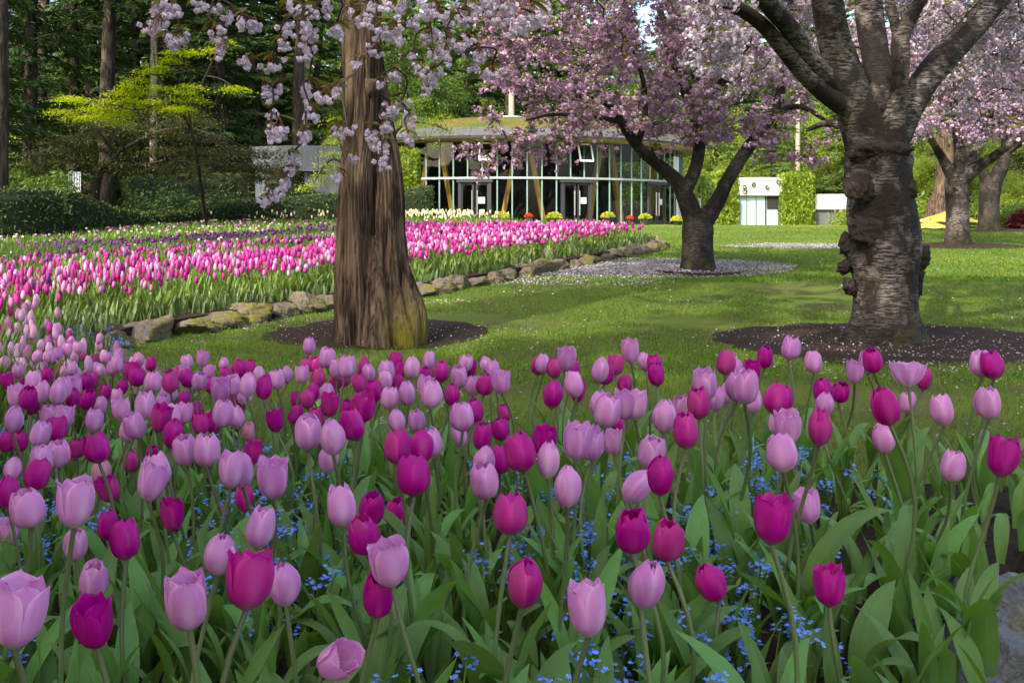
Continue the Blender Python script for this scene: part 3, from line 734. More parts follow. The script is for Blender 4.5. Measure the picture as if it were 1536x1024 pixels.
    for t in np.linspace(R(-88), R(95), 36):
        m = MB(); m.bar(P(t, Rr + 1.12, ze + .2), P(t, Rr + .64, ze + .68), .05, .03); m.build('seam', M['fascia'], fo)
    # plain white panels on the far right end
    for th_, za, zb_ in ((R(64), ze - 2.0, ze - .4), (R(67), z0 + .3, zt - .1)):
        m = MB(); c = P(th_, Rr + .06, (za + zb_) / 2); m.box(c, (.9, .05, zb_ - za), rz=th_); m.build('blind_panel', M['paper'], root)
    return root
glass_pavilion()

# pots of chartreuse plants and red flowers standing outside the glass
def leafball(mb, c, rx, rz_, n, sz, m=0, half=True):
    d = rng.normal(size=(n, 3)); d /= np.linalg.norm(d, axis=1)[:, None]
    if half: d[:, 2] = np.abs(d[:, 2])
    L = np.array(c) + d * np.array([rx, rx, rz_]) * rng.uniform(.8, 1.05, n)[:, None]
    mb.bake(np.array([[0,-.5,0],[.3,0,.1],[0,.5,0],[-.3,0,.1]]), [[0,1,2,3]], rotm(n) * sz * rng.uniform(.6, 1.3, n)[:, None, None], L, m=m)
for px, py, w, kind, lab in [(752, 327, 26, 'y', 'chartreuse mounded plant in a dark pot by the left pavilion door'), (831, 327, 24, 'y', 'chartreuse mounded plant left of the middle pavilion door'),
                       (912, 326, 22, 'y', 'chartreuse mounded plant right of the middle pavilion door'), (968, 328, 20, 'y', 'chartreuse mounded plant at the right tip of the tulip bed'),
                       (1016, 331, 20, 'y', 'chartreuse mounded plant at the right end of the glass pavilion'), (793, 325, 13, 'r', 'red flowers in a dark pot between two timber columns'), (945, 328, 11, 'r', 'small red flowers in a pot near the right pavilion door'),
                       (1036, 331, 9, 'r', 'tiny red flowers left of the mossy forked cherry trunk')]:
    Y = 47.2; p = at(px, py, Y); r_ = w * Y / F / 2; g = float(ter(0, Y))
    t = thing('potted_plant', lab, 'plant', (p[0], Y, g), 'potted plants outside the pavilion')
    m = MB(); tube(m, [(0, 0, 0), (0, 0, max(.12, p[2] - g))], [r_ * .55, r_ * .75], 2, 14, smooth_path=False); m.build('pot', M['pot'], t)
    m = MB(); leafball(m, (0, 0, max(.1, p[2] - g)), r_, r_ * .75, 420, .09); m.build('foliage', M['yelplant' if kind == 'y' else 'redplant'], t)

# small white concrete building with ivy and the low wall with grey doors
Yb = 48.0; gb = float(ter(0, Yb)) - .03
def bx(px): return (px - 768) * Yb / F
def bz(py): return CH - (py - HZ) * Yb / F
root = thing('concrete_building', 'small white concrete building with pale glass doors between two ivy-covered walls', 'building', (0, 0, 0))
xL, xR, xD0, xD1, zD, zT = bx(1070), bx(1218), bx(1109), bx(1172), bz(293), bz(266)
m = MB(); n = 24
# front wall head with a shallow curved top
for i in range(n):
    a, b = xL + (xR - xL) * i / n, xL + (xR - xL) * (i + 1) / n
    def top(x): q = (x - xL) / (xR - xL); return zT - .10 * (1 - math.sin(math.pi * q))
    v = [(a, Yb, zD), (b, Yb, zD), (b, Yb, top(b)), (a, Yb, top(a)), (a, Yb + .35, zD), (b, Yb + .35, zD), (b, Yb + .35, top(b)), (a, Yb + .35, top(a))]
    m.quads(v, [[0,1,2,3],[5,4,7,6],[3,2,6,7],[0,4,5,1]])
m.build('lintel_wall', M['whiteconc'], root)
for a, b in ((xL, xD0), (xD1, xR)):
    m = MB(); m.box(((a+b)/2, Yb + .19, (gb + zD) / 2 - .1), (b - a, .34, zD - gb + .2)); m.build('pier', M['whiteconc'], root)
m = MB(); m.box(((xL+xR)/2, Yb + 3.2, (gb + zD) / 2), (xR - xL, 5.4, zD - gb - .1)); m.build('rear_block', M['concrete'], root)
for i, (a, b) in enumerate(((0, .2), (.2, .43), (.43, .66), (.66, .98))):
    x0, x1 = xD0 + (xD1 - xD0) * a, xD0 + (xD1 - xD0) * b
    m = MB(); m.box(((x0+x1)/2, Yb + .25, (gb+zD)/2), (x1 - x0 - .05, .03, zD - gb)); w_ = m.build('glass_door' if i == 3 else 'window_pane', M['glasspale'], root)
    m = MB(); m.box((x1 - .02, Yb + .22, (gb+zD)/2), (.05, .08, zD - gb)); m.build('frame', M['mullion'] if i < 2 else M['darkmetal'], w_)
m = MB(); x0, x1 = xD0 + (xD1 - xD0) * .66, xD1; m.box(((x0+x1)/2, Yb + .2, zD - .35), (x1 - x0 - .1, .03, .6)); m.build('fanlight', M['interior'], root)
for px, py in ((1117, 281), (1130, 277), (1151, 281), (1167, 273), (1117, 288), (1175, 290)):
    m = MB(); c = (bx(px), Yb - .05, bz(py)); leafball(m, c, .11, .11, 60, .08, half=False); m.build('planted_recess', M['fol_olive'], root)
def ivy(x0, x1, z0, z1, y0, y1, lab, nm=4500, sz=.17):
    t = MB(); n = nm
    u, v = rng.random(n), rng.random(n); face = rng.random(n)
    x = x0 + (x1 - x0) * u; z = z0 + (z1 - z0) * v; y = np.where(face < .65, y0 - rng.uniform(0, .16, n), y0 + (y1 - y0) * rng.random(n))
    x = np.where((face >= .65) & (face < .82), x0 - rng.uniform(0, .12, n), np.where((face >= .82) & (face < .94), x1 + rng.uniform(0, .12, n), x)); z = np.where(face >= .94, z1 + rng.uniform(0, .15, n), z)
    z += .05 * np.sin(x * 7) 
    t.bake(np.array([[0,-.5,0],[.36,.05,.08],[0,.5,-.05],[-.36,.05,.08]]), [[0,1,2,3]], np.einsum('nij,njk->nik', rotz(rng.normal(0, .7, n)), rotx(R(-65) + rng.normal(0, .5, n))) * sz * rng.uniform(.6, 1.3, n)[:, None, None], np.stack([x, y, z], 1))
    return tag(t.build('ivy', M['ivy']), lab, 'ivy')
ivy(bx(1173), bx(1219), gb, bz(263), Yb - .02, Yb + .4, 'bright green ivy covering the right pier of the white building')
ivy(bx(1058), bx(1106), gb, bz(262), Yb - .02, Yb + .4, 'bright green ivy covering the left pier of the white building')
root = thing('retaining_wall', 'low white concrete wall over grey garage-like doors, right of the ivy', 'wall', (0, 0, 0))
x0, x1 = bx(1216), bx(1345)
m = MB(); m.box(((x0+x1)/2, Yb + 1.25, (bz(314) + bz(291))/2), (x1 - x0, 1.9, bz(291) - bz(314))); m.build('wall_head', M['whiteconc'], root)
for i in range(4):
    a, b = x0 + .1 + (x1 - x0 - .1) * i / 4, x0 + .1 + (x1 - x0 - .1) * (i + 1) / 4
    m = MB(); m.box(((a+b)/2, Yb + .75, (gb + bz(314)) / 2), (b - a - .03, .6, bz(314) - gb))
    for q in np.arange(a + .15, b, .16): m.box((q, Yb + .447, (gb + bz(314))/2), (.03, .012, bz(314) - gb - .06))
    m.build('door', M['greydoor'], root)
m = MB(); m.box((x0 - .03, Yb + .65, (gb + bz(290))/2), (.14, .8, bz(290) - gb)); m.build('end_post', M['greydoor'], root)

# board-marked concrete wall left of the big trunk
Yc = 44.0
def cx(px): return (px - 768) * Yc / F
def cz(py): return CH - (py - HZ) * Yc / F
root = thing('concrete_wall', 'curved board-marked grey concrete wall with a dark opening, left of the big trunk', 'wall', (0, 0, 0))
m = MB(); th = np.linspace(0, 1, 20)
G = np.array([[(cx(372) + (cx(520) - cx(372)) * t, Yc + 2.2 * (t - .55)**2 - .3 * (1-abs(2*t-1)) + d, z) for d, z in ((0, cz(257)), (0, cz(219)), (.35, cz(219)), (.35, cz(257)), (0, cz(257)))] for t in th]); m.grid(G); m.build('parapet', M['boardconc'], root)
m = MB(); m.box(((cx(456)+cx(520))/2, Yc + .25, (cz(258) + .6)/2 + .3), (cx(520) - cx(456), .4, cz(258) - .7)); m.build('pier', M['boardconc'], root)
m = MB(); m.box(((cx(380)+cx(456))/2, Yc + 1.3, (cz(258) + .6)/2 + .3), (cx(456) - cx(380), .3, cz(258) - .7)); m.build('recess', M['interior'], root)
m = MB(); m.box(((cx(380)+cx(432))/2, Yc + .5, (cz(262) + .6)/2 + .3), (cx(432) - cx(380), .3, cz(262) - .7)); m.build('pier', M['boardconc'], root)
# ivied wall between the big trunk and the glass
ivy(cx(570), cx(618), .9, cz(222), 46.2, 47.0, 'dark ivy climbing the wall just right of the big trunk', 3600, .19)
m = MB(); m.box(((cx(570)+cx(617))/2, 46.8, (cz(224) + .8)/2), (cx(616) - cx(572), .7, cz(224) - .8))
tag(m.build('ivy_wall', M['concrete']), 'narrow wall under dark ivy right of the big trunk', 'wall')
# pale slatted panel standing behind the hedge
p = at(112, 287, 33.5); root = thing('lattice_panel', 'small pale slatted panel standing behind the left hedge', 'panel', tuple(p))
m = MB(); m.box((0, 0, .32), (.42, .03, .66)); m.build('board', M['signwhite'], root)
for q in np.linspace(-.17, .17, 5):
    m = MB(); m.box((q, -.022, .32), (.018, .012, .62)); m.build('slat', M['greydoor'], root)
m = MB(); m.bar((-.1, .02, -.9), (-.1, .02, 0), .04); m.bar((.1, .02, -.9), (.1, .02, 0), .04); m.build('post', M['woodpole'], root)

# yellow sunshades beyond the far cherry trees
for px, py, w, ztop, lab in ((1420, 326, 96, 16, 'wide yellow sunshade behind the far cherry trunk'), (1395, 335, 60, 10, 'lower yellow sunshade left of the far cherry trunk')):
    Y = 40.0 if w > 80 else 38; c = at(px, py + 6, Y); g = float(ter(0, Y)); r_ = w * Y / F / 2
    root = thing('sunshade', lab, 'parasol', (c[0], Y, g), 'yellow sunshades on the far lawn')
    zE = c[2] - g; zA = zE + ztop * Y / F; N = 8; m = MB()
    for k in range(N):
        a, b = k*2*math.pi/N + .2, (k+1)*2*math.pi/N + .2
        G = np.array([[(q*r_*math.cos(t), q*r_*math.sin(t), zA - (zA - zE) * (q**.85) - .04*math.sin(math.pi*s_)*q) for s_, t in zip(np.linspace(0, 1, 5), np.linspace(a, b, 5))] for q in np.linspace(.02, 1, 6)]); m.grid(G)
    cn = m.build('canopy', M['canvas'], root, True)
    m = MB(); m.bar((0, 0, 0), (0, 0, zA + .1), .05); m.build('pole', M['woodpole'], root)
    for k in range(N):
        a = k*2*math.pi/N + .2; m = MB(); m.bar((0, 0, zA - .05), (r_*.97*math.cos(a), r_*.97*math.sin(a), zE - .02), .02); m.build('rib', M['woodpole'], root)

# ---------------------------------------------------------------- clipped hedges
def hedge(lab, path, name='hedge', n_per=260, sz=.10, mat='hedge'):
    """path: (px, ytop, ybase, Y, thickness)"""
    P = spline(np.array([( (a - 768) * Y / F, Y, CH - (yt - HZ) * Y / F, float(ter(0, Y)) + .05, th) for a, yt, yb, Y, th in path]), 12 * len(path))
    core, lf = MB(), MB()
    pl = P[:, :2]; tn = np.gradient(pl, axis=0); tn /= np.linalg.norm(tn, axis=1)[:, None]; nm = np.stack([-tn[:, 1], tn[:, 0]], 1)
    prof = [(-1, 0), (-1.0, .8), (-.86, .97), (0, 1.0), (.86, .97), (1.0, .8), (1, 0)]
    def sect(i):
        x, y, zt, zb_, th = P[i]
        return [(x + nm[i, 0]*u*th/2, y + nm[i, 1]*u*th/2, zb_ + (zt - zb_)*v) for u, v in prof]
    G = np.array([sect(i) for i in range(len(P))])
    core.grid(G + 0); core.ngon(G[0]); core.ngon(G[-1][::-1])
    A, Nn = [], []
    for i in range(len(P) - 1):
        L = np.linalg.norm(pl[i+1] - pl[i])
        for j in range(len(prof) - 1):
            q = [G[i, j], G[i, j+1], G[i+1, j+1], G[i+1, j]]; ar = np.linalg.norm(q[1]-q[0]) * L
            k = int(ar * n_per) + 1; u, v = rng.random((k, 1)), rng.random((k, 1))
            A.append((q[0]*(1-u) + q[1]*u)*(1-v) + (q[3]*(1-u) + q[2]*u)*v)
    for i in (0, len(P) - 1):
        k = int(n_per * 1.2 * P[i, 4] * (P[i, 2] - P[i, 3])) + 4
        u, v = rng.uniform(-.5, .5, k), rng.random(k)
        A.append(np.stack([P[i, 0] + nm[i, 0]*u*P[i, 4], P[i, 1] + nm[i, 1]*u*P[i, 4], P[i, 3] + (P[i, 2] - P[i, 3])*v], 1))
    A = np.concatenate(A); n = len(A); A += rng.normal(0, .035, (n, 3))
    lf.bake(np.array([[0,-.5,0],[.22,0,.06],[0,.5,0],[-.22,0,.06]]), [[0,1,2,3]], rotm(n) * sz * rng.uniform(.6, 1.4, n)[:, None, None], A)
    root = thing(name, lab, 'hedge', (0, 0, 0), 'clipped hedges round the garden')
    core.build('core', M['hedgecore'], root); lf.build('leaves', M[mat], root)
hedge('flat-topped dark block of hedge at the left edge', [(-60, 283, 365, 26.0, 1.6), (0, 283, 365, 26.4, 1.6), (66, 284, 362, 27.5, 1.6)], n_per=330, sz=.11)
hedge('clipped hedge dipping in a long curve behind the far tulip rows', [(72, 284, 360, 28.2, 1.3), (110, 296, 355, 29.5, 1.3), (150, 312, 352, 31, 1.3), (185, 319, 350, 32.5, 1.3), (240, 319, 347, 34.5, 1.3), (300, 311, 345, 36.5, 1.3), (350, 302, 342, 38, 1.3), (410, 298, 341, 39.2, 1.3)], n_per=240, sz=.13)
hedge('straight low hedge running into the big trunk from the left', [(416, 297, 338, 39.8, 1.2), (470, 293, 337, 40.2, 1.2), (540, 290, 337, 41, 1.2)], n_per=200, sz=.13)
hedge('tall dark hedge in the shade under the layered maple', [(190, 268, 330, 44, 2.4), (260, 264, 330, 45, 2.4), (330, 262, 330, 46, 2.4), (400, 262, 330, 47, 2.4)], n_per=110, sz=.18)
hedge('square low dark hedge below the concrete opening', [(400, 278, 330, 43, 1.2), (440, 278, 330, 43.2, 1.2), (470, 284, 330, 43.3, 1.2)], n_per=150, sz=.14)
hedge('rounded clipped hedge standing just right of the big trunk', [(590, 291, 335, 43.6, 1.8), (620, 282, 335, 43.8, 1.8), (643, 280, 335, 44, 1.8)], n_per=160, sz=.14)


# ---------------------------------------------------------------- tulips
def interp(tab, v): return np.interp(v, [a for a, _ in tab], [b for _, b in tab])
PROF = {'e': [(0,.16),(.05,.42),(.14,.70),(.28,.90),(.46,1.0),(.64,.96),(.80,.78),(.92,.52),(1,.26)],
        'b': [(0,.18),(.05,.46),(.14,.76),(.28,.95),(.42,1.0),(.6,.98),(.78,.88),(.92,.70),(1,.50)],
        'c': [(0,.16),(.05,.42),(.15,.74),(.30,.94),(.48,1.02),(.66,1.04),(.82,1.0),(.93,.96),(1,.96)],
        'o': [(0,.16),(.05,.40),(.15,.74),(.30,1.0),(.48,1.2),(.66,1.36),(.82,1.44),(.93,1.46),(1,1.46)]}
WTAB = [(0,.70),(.12,.92),(.3,1.0),(.52,1.0),(.68,.97),(.80,.88),(.89,.71),(.95,.50),(.985,.27),(1,.10)]
def petal(form, a0, outer, r, Rr):
    nv, nu = 15, 9
    v = np.linspace(0, 1, nv); u = np.linspace(-1, 1, nu)
    rad = interp(PROF[form], v) * Rr * (1.0 if outer else .88) * r.uniform(.96, 1.03)
    rad = rad * (1 + r.uniform(-.05, .07) * np.clip(v - .55, 0, 1) * 2)
    wid = interp(WTAB, v) * R(63 if outer else 64) * r.uniform(.92, 1.04)
    if form == 'o': wid = wid * .80
    Hh = (1.0 if outer else 1.0) * r.uniform(.92, 1.03)
    P = np.zeros((nv, nu, 3)); ph = r.uniform(0, 6.28, 4)
    for i in range(nv):
        for j in range(nu):
            t = a0 + u[j] * wid[i] / max(.75, interp(PROF[form], v[i]) ** .5)
            edge = abs(u[j]) ** 2
            q = rad[i] * (1 + (.045 if outer else -.02) * edge * v[i] + (.045 * u[j] if outer else 0.0) * min(1, 3*v[i]) - .05 * math.exp(-(u[j]/.16)**2) * math.sin(math.pi * min(1, v[i]*1.05)))
            q += Rr * .035 * math.sin(3.1*u[j] + ph[0] + 2*v[i]) * v[i] + Rr * .03 * math.sin(5*v[i] + ph[1]) * u[j]
            z = Hh * (v[i] - .055 * edge * v[i]**3 + .02 * math.sin(6*u[j] + ph[2]) * v[i]**4)
            if form == 'o': z *= .93 - .12 * v[i]
            if v[i] > .86: q += Rr * r_curl[form] * (v[i] - .86) * 3.2 * (1 if outer else .5)
            P[i, j] = (q * math.cos(t), q * math.sin(t), z)
    uu, vv = np.meshgrid((u + 1) / 2, v)
    return P, np.stack([uu, vv], -1)
r_curl = {'e': .05, 'b': .10, 'c': .12, 'o': .2}
FLOWER = {}       # (form, colour) -> list of (whole mesh, heart mesh, [three petal meshes])
def make_flower(form, colour, seed):
    r = np.random.default_rng(seed); Rr = {'e': .345, 'b': .375, 'c': .355, 'o': .40}[form] * r.uniform(.95, 1.05)
    mat = {'p': M['pink'], 'm': M['magenta'], 'a': M['peach']}[colour]
    heart, whole, outs = MB(), MB(), []
    a = r.uniform(0, 6.28)
    for k in range(3):
        P, uv = petal(form, a + R(60) + k * R(120), False, r, Rr); heart.grid(P, 0, uv); whole.grid(P, 0, uv)
    if form in 'co':
        for k in range(6):
            t = k * R(60); heart.bar((.05*math.cos(t), .05*math.sin(t), .1), (.13*math.cos(t), .13*math.sin(t), .5), .035, m=1)
        heart.bar((0, 0, .05), (0, 0, .45), .09, m=1)
    for k in range(3):
        P, uv = petal(form, a + k * R(120), True, r, Rr); whole.grid(P, 0, uv)
        m = MB(); m.grid(P, 0, uv); outs.append(m.mesh('petal', mat))
    return whole.mesh('flower', [mat, M['anther']]), heart.mesh('flower', [mat, M['anther']]), outs
for fm, nvar in (('e', 4), ('b', 5), ('c', 3), ('o', 2)):
    for cl in 'pma':
        if cl == 'a' and fm != 'e': continue
        FLOWER[fm, cl] = [make_flower(fm, cl, hash((fm, i)) % 9999 if False else ord(fm) * 100 + i * 7 + ord(cl)) for i in range(nvar)]
STEM = []
for k in range(6):
    m = MB(); b = random.uniform(-.045, .045); c = random.uniform(-.035, .035)
    pts = [(b*math.sin(math.pi*t), c*math.sin(math.pi*t) + .4*b*math.sin(2*math.pi*t), t) for t in np.linspace(0, 1, 7)]
    tube(m, pts, [.0048]*3 + [.0043]*3 + [.0042], n=10, sides=7); STEM.append(m.mesh('stem', M['tstem']))
def leaf_grid(r, arch, wid, fold, wave):
    nv, nu = 13, 5
    v = np.linspace(0, 1, nv); u = np.linspace(-1, 1, nu)
    ang = np.cumsum(np.concatenate([[R(r.uniform(4, 14))], np.full(nv-1, 1.0) * (v[1:]**1.4) * R(arch) * 2.4 / (nv-1)]))
    x = np.concatenate([[0], np.cumsum(np.sin(ang[:-1]) / (nv-1))]); z = np.concatenate([[0], np.cumsum(np.cos(ang[:-1]) / (nv-1))])
    w = np.interp(v, [0, .12, .35, .55, .75, .9, 1], [.45, .62, .95, 1.0, .74, .36, .02]) * wid
    tw = r.uniform(-.9, .9); ph = r.uniform(0, 6.28)
    P = np.zeros((nv, nu, 3))
    for i in range(nv):
        T = np.array([math.sin(ang[i]), 0, math.cos(ang[i])]); N = np.array([-math.cos(ang[i]), 0, math.sin(ang[i])]); B = np.array([0, 1, 0.])
        t = tw * v[i]; B2 = B*math.cos(t) + N*math.sin(t); N2 = N*math.cos(t) - B*math.sin(t)
        fd = fold * (1.15 - v[i]) 
        for j in range(nu):
            P[i, j] = np.array([x[i], 0, z[i]]) + B2*u[j]*w[i]*math.cos(fd*abs(u[j])) + N2*(abs(u[j])*w[i]*math.sin(fd) + wave*w[i]*abs(u[j])*math.sin(9*v[i]+ph+(u[j] > 0)*2))
    uu, vv = np.meshgrid((u + 1) / 2, v)
    return P, np.stack([uu, vv], -1)
LEAFG = [leaf_grid(np.random.default_rng(50 + k), a, w, f, .16) for k, (a, w, f) in enumerate([(30,.085,.7),(48,.10,.6),(70,.095,.5),(95,.105,.45),(40,.075,.9),(60,.12,.4),(20,.08,.8),(115,.10,.5)])]
LEAF = []
for P, uv in LEAFG:
    m = MB(); m.grid(P, 0, uv); LEAF.append(m.mesh('leaf', M['tleaf']))

TILT = {507: (0, R(56), R(-35)), 956: (0, R(44), R(10))}
T = []
for (px, py, hp, c, *k) in TULIPS:
    form = k[0] if k else random.choice('eebbbbbc')
    hgt = .083 if form != 'o' else .085
    Yz = hgt * F / hp
    # depth where the ray to the flower meets a surface one stem above the bed
    Ys = None
    for Y in np.arange(.8, 12, .02):
        p = at(px, py + hp / 2, Y)
        if p[2] <= zb(p[0], Y) + .42: Ys = Y; break
    Ys = Ys or Yz
    Y = Yz ** .6 * min(max(Ys, .75*Yz), 1.35*Yz) ** .4
    p = at(px, py + hp / 2, Y); g = zb(p[0], Y)
    if form == 't':
        p = at(px, py, Y) - np.array(Matrix.Rotation(TILT[px][2], 3, 'Z') @ Matrix.Rotation(TILT[px][1], 3, 'Y') @ Vector((0, 0, 1))) * hp * Y / F * .5
    T.append(dict(p=p, s=(.93 if hp > 62 else 1.04) * hp * Y / F, c=c, f=form, h=p[2] - g, hp=hp, px=px, py=py))
bad = [round(t['h'], 2) for t in T if not .26 < t['h'] < .60]
print('TULIPS', len(T), 'stem outside range', len(bad), bad[:40])
# rows for the labels: by how far down the photo the flower stands
T.sort(key=lambda t: -t['py'])
edges = [830, 760, 710, 675, 640, 610, 585, 565, 545, 0]
rown = ['in the front row', 'in the second row from the bottom', 'in the third row from the bottom', 'in the fourth row from the bottom', 'in the fifth row from the bottom',
        'in the sixth row from the bottom', 'in the seventh row from the bottom', 'in the eighth row from the bottom', 'in the ninth row from the bottom', 'in the hindmost row']
for t in T: t['row'] = next(i for i, e in enumerate(edges) if t['py'] >= e)
CN = {'p': 'pale pink', 'm': 'deep magenta', 'a': 'apricot pink'}
FN = {'e': 'closed', 'b': 'plump', 'c': 'opening', 'o': 'open', 't': 'tilted'}
from collections import defaultdict
seen = defaultdict(list)
for t in T: seen[t['row'], t['c']].append(t)
for (rw, c), L in seen.items():
    L.sort(key=lambda t: t['px'])
    for i, t in enumerate(L):
        n = len(L); j = n - i
        t['label'] = f"{FN[t['f']]} {CN[c]} tulip, {ordw(i+1)} {CN[c].split()[-1] if c != 'p' else 'pale'} from the left {rown[rw]}" if i < (n + 1) / 2 else f"{FN[t['f']]} {CN[c]} tulip, {ordw(j)} {'pale' if c == 'p' else CN[c].split()[-1]} from the right {rown[rw]}"
for t in T:
    p, g = t['p'], t['p'][2] - t['h']
    h = max(t['h'], .16); lean = Vector((random.gauss(0, .05), random.gauss(0, .05), 0))
    if t['px'] > 1380 and t['py'] > 560: lean.x += .16                          # the outermost ones lean out over the rocks
    base = Vector((p[0] - lean.x * h, p[1] - lean.y * h, 0)); base.z = zb(base.x, base.y) - .012
    if not inside(base.x, base.y): base.x, base.y = p[0], p[1]; base.z = g - .012
    top = Vector(p); d = top - base
    root = thing('tulip', t['label'], 'tulip', base, 'tulips in the near bed')
    q = d.to_track_quat('Z', 'Y').to_euler()
    inst('stem', random.choice(STEM), root, rot=q, scale=(max(1, t['s']/.083),)*2 + (d.length,))
    tilt = (random.gauss(0, .13), random.gauss(0, .13), random.uniform(0, 6.28))
    fm = t['f']
    if fm == 't': fm = 'c' if t['hp'] > 60 else 'e'; tilt = TILT[t['px']]
    whole, heart, outs = random.choice(FLOWER[fm, t['c'] if (fm, t['c']) in FLOWER else 'p'])
    s = t['s']; wd = s * random.uniform(.90, 1.06)
    if t['hp'] >= 40:
        fl = inst('flower', heart, root, loc=d, rot=tilt, scale=(wd, wd, s))
        for o in outs: inst('petal', o, fl)
    else: inst('flower', whole, root, loc=d, rot=tilt, scale=(wd, wd, s))
    nl = (5 if p[1] < 2.4 else 3) if p[1] < 5 else 2
    a0 = random.uniform(0, 6.28)
    for k in range(nl):
        L = random.uniform(.52, .90) * min(h, .46) * (1.0 if k < 2 else .85)
        inst('leaf', random.choice(LEAF), root, loc=(0, 0, random.uniform(0, .04)), rot=(0, 0, a0 + k * 2.2 + random.uniform(-.5, .5)), scale=(L, L * random.uniform(.58, .92), L))

# flowerless leaves between the tulips, forget-me-nots, far tulips: nobody could count them
mb = MB(); n = 0
lv = [(P.reshape(-1, 3), uv.reshape(-1, 2)) for P, uv in LEAFG]
def qf(nv, nu):
    i = np.arange(nv-1)[:, None]*nu; j = np.arange(nu-1)[None]; return np.stack([i+j, i+j+1, i+nu+j+1, i+nu+j], -1).reshape(-1, 4)
lf = qf(13, 5)
spots = []
for _ in range(14000):
    y = random.uniform(.9, 6.5); x = random.uniform(-.95, .62) * y
    if inside(x, y) and random.random() < (1 if y < 3.2 else .55): spots.append((x, y))
    if len(spots) >= 2300: break
for k in range(len(LEAFG)):
    S = [s_ for i, s_ in enumerate(spots) if i % len(LEAFG) == k]; nn = len(S)
    near_ = np.array([y < 2.7 for x, y in S]); Ls = rng.uniform(.14, .26, nn) * np.where(near_, 1.15, 1.0)
    mb.bake(lv[k][0], lf, rotz(rng.uniform(0, 6.28, nn)) * (np.stack([Ls, Ls * rng.uniform(.55, .95, nn) * np.where(near_, 1.25, 1.0), Ls], -1))[:, None, :], np.array([(x, y, zb(x, y) - .01) for x, y in S]), uv=lv[k][1])
tag(mb.build('tulip_leaves', M['tleaf'], smooth=True), 'thick mass of grey-green tulip leaves between the near stems', 'leaves', kind='stuff')

fl = MB(); N5 = 5
pv, pf = [], []
for k in range(5):
    a = k * 2*np.pi/5; b0, b1 = a - .55, a + .55
    i = len(pv); pv += [(0, 0, 0), (.38*math.cos(b0), .38*math.sin(b0), .05), (.55*math.cos(a), .55*math.sin(a), .12), (.38*math.cos(b1), .38*math.sin(b1), .05)]; pf.append([i, i+1, i+2, i+3])
FL_L, FL_M, LF_L, LF_M = [], [], [], []
plants = []
while len(plants) < 250:
    y = random.uniform(1.15, 5.2); x = random.uniform(-.55, .56) * y
    if inside(x, y) and n3(x*1.9, y*1.9, 20) > -.06 and (x < .6 or min(math.dist((x, y), b_) for b_ in BED[:9]) > .28): plants.append((x, y))
# a patch by the border rocks at the left as well
for _ in range(26): plants.append((-3.55 + random.gauss(0, .35), 8.1 + random.gauss(0, .4)))
for (x, y) in plants:
    z = zb(x, y); hh = random.uniform(.10, .25)
    for k in range(random.randint(2, 4)):
        cx, cy, cz = x + random.gauss(0, .05), y + random.gauss(0, .05), z + hh * random.uniform(.7, 1.1)
        nf = random.randint(9, 18)
        for _ in range(nf):
            FL_L.append((cx + random.gauss(0, .012), cy + random.gauss(0, .012), cz + random.gauss(0, .010)))
        fl.bar((x, y, z), (cx, cy, cz), .0025, m=1)
    for _ in range(7):
        LF_L.append((x + random.gauss(0, .06), y + random.gauss(0, .06), z + random.uniform(.02, hh * .8)))
n = len(FL_L); tl = np.einsum('nij,njk->nik', rotz(rng.uniform(0, 6.28, n)), rotx(rng.normal(0.25, .5, n)))
fl.bake(pv, pf, tl * rng.uniform(.0085, .0125, n)[:, None, None], np.array(FL_L), m=0)
n = len(LF_L); dl = np.array([[-.5,0,0],[0,.6,.12],[0,-.6,.12],[.5,0,0]]); 
fl.bake(np.array([[0,0,0],[.22,.35,.06],[0,1,.02],[-.22,.35,.06]]), [[0,1,2,3]], np.einsum('nij,njk->nik', rotz(rng.uniform(0, 6.28, n)), rotx(rng.uniform(-.2, .9, n))) * rng.uniform(.02, .042, n)[:, None, None], np.array(LF_L), m=1)
tag(fl.build('forget_me_nots', [M['blue'], M['cover']]), 'small sky blue forget-me-nots flowering low between the tulips', 'flowers', kind='stuff')

# low-poly tulip for the far bed: egg of 5 sides, stem, three leaves
def tiny():
    vv, ff, mm = [], [], []
    ns = 7
    for (z, r_) in [(.775, .10), (.80, .25), (.86, .35), (.93, .33), (1.0, .15)]:
        for k in range(ns): vv.append((r_*.085*math.cos(k*2*math.pi/ns), r_*.085*math.sin(k*2*math.pi/ns), z))
    for i in range(4):
        for k in range(ns): ff.append([i*ns+k, i*ns+(k+1) % ns, (i+1)*ns+(k+1) % ns, (i+1)*ns+k]); mm.append(0)
    b = len(vv); vv += [(-.004,0,0),(.004,0,0),(.004,0,.82),(-.004,0,.82)]; ff.append([b,b+1,b+2,b+3]); mm.append(1)
    for a in (0.3, 2.4, 4.5):
        b = len(vv); c, s = math.cos(a), math.sin(a); px_, py_ = -s*.03, c*.03
        vv += [(px_*.6, py_*.6, 0), (-px_*.6, -py_*.6, 0), (c*.07-px_, s*.07-py_, .34), (c*.07+px_, s*.07+py_, .34), (c*.15, s*.15, .58), (c*.152, s*.152, .58)]
        ff += [[b, b+1, b+2, b+3], [b+3, b+2, b+5, b+4]]; mm += [1, 1]
    return np.array(vv), np.array(ff), np.array(mm)
tv, tf, tm = tiny()
FARP = []
def far(n, test):
    k = 0; tries = 0
    while k < n and tries < n * 30:
        tries += 1
        r_ = test()
        if r_: FARP.append(r_); k += 1
COLS = {'hot': 0, 'deep': 2, 'palep': 3, 'purple': 4, 'cream': 5}
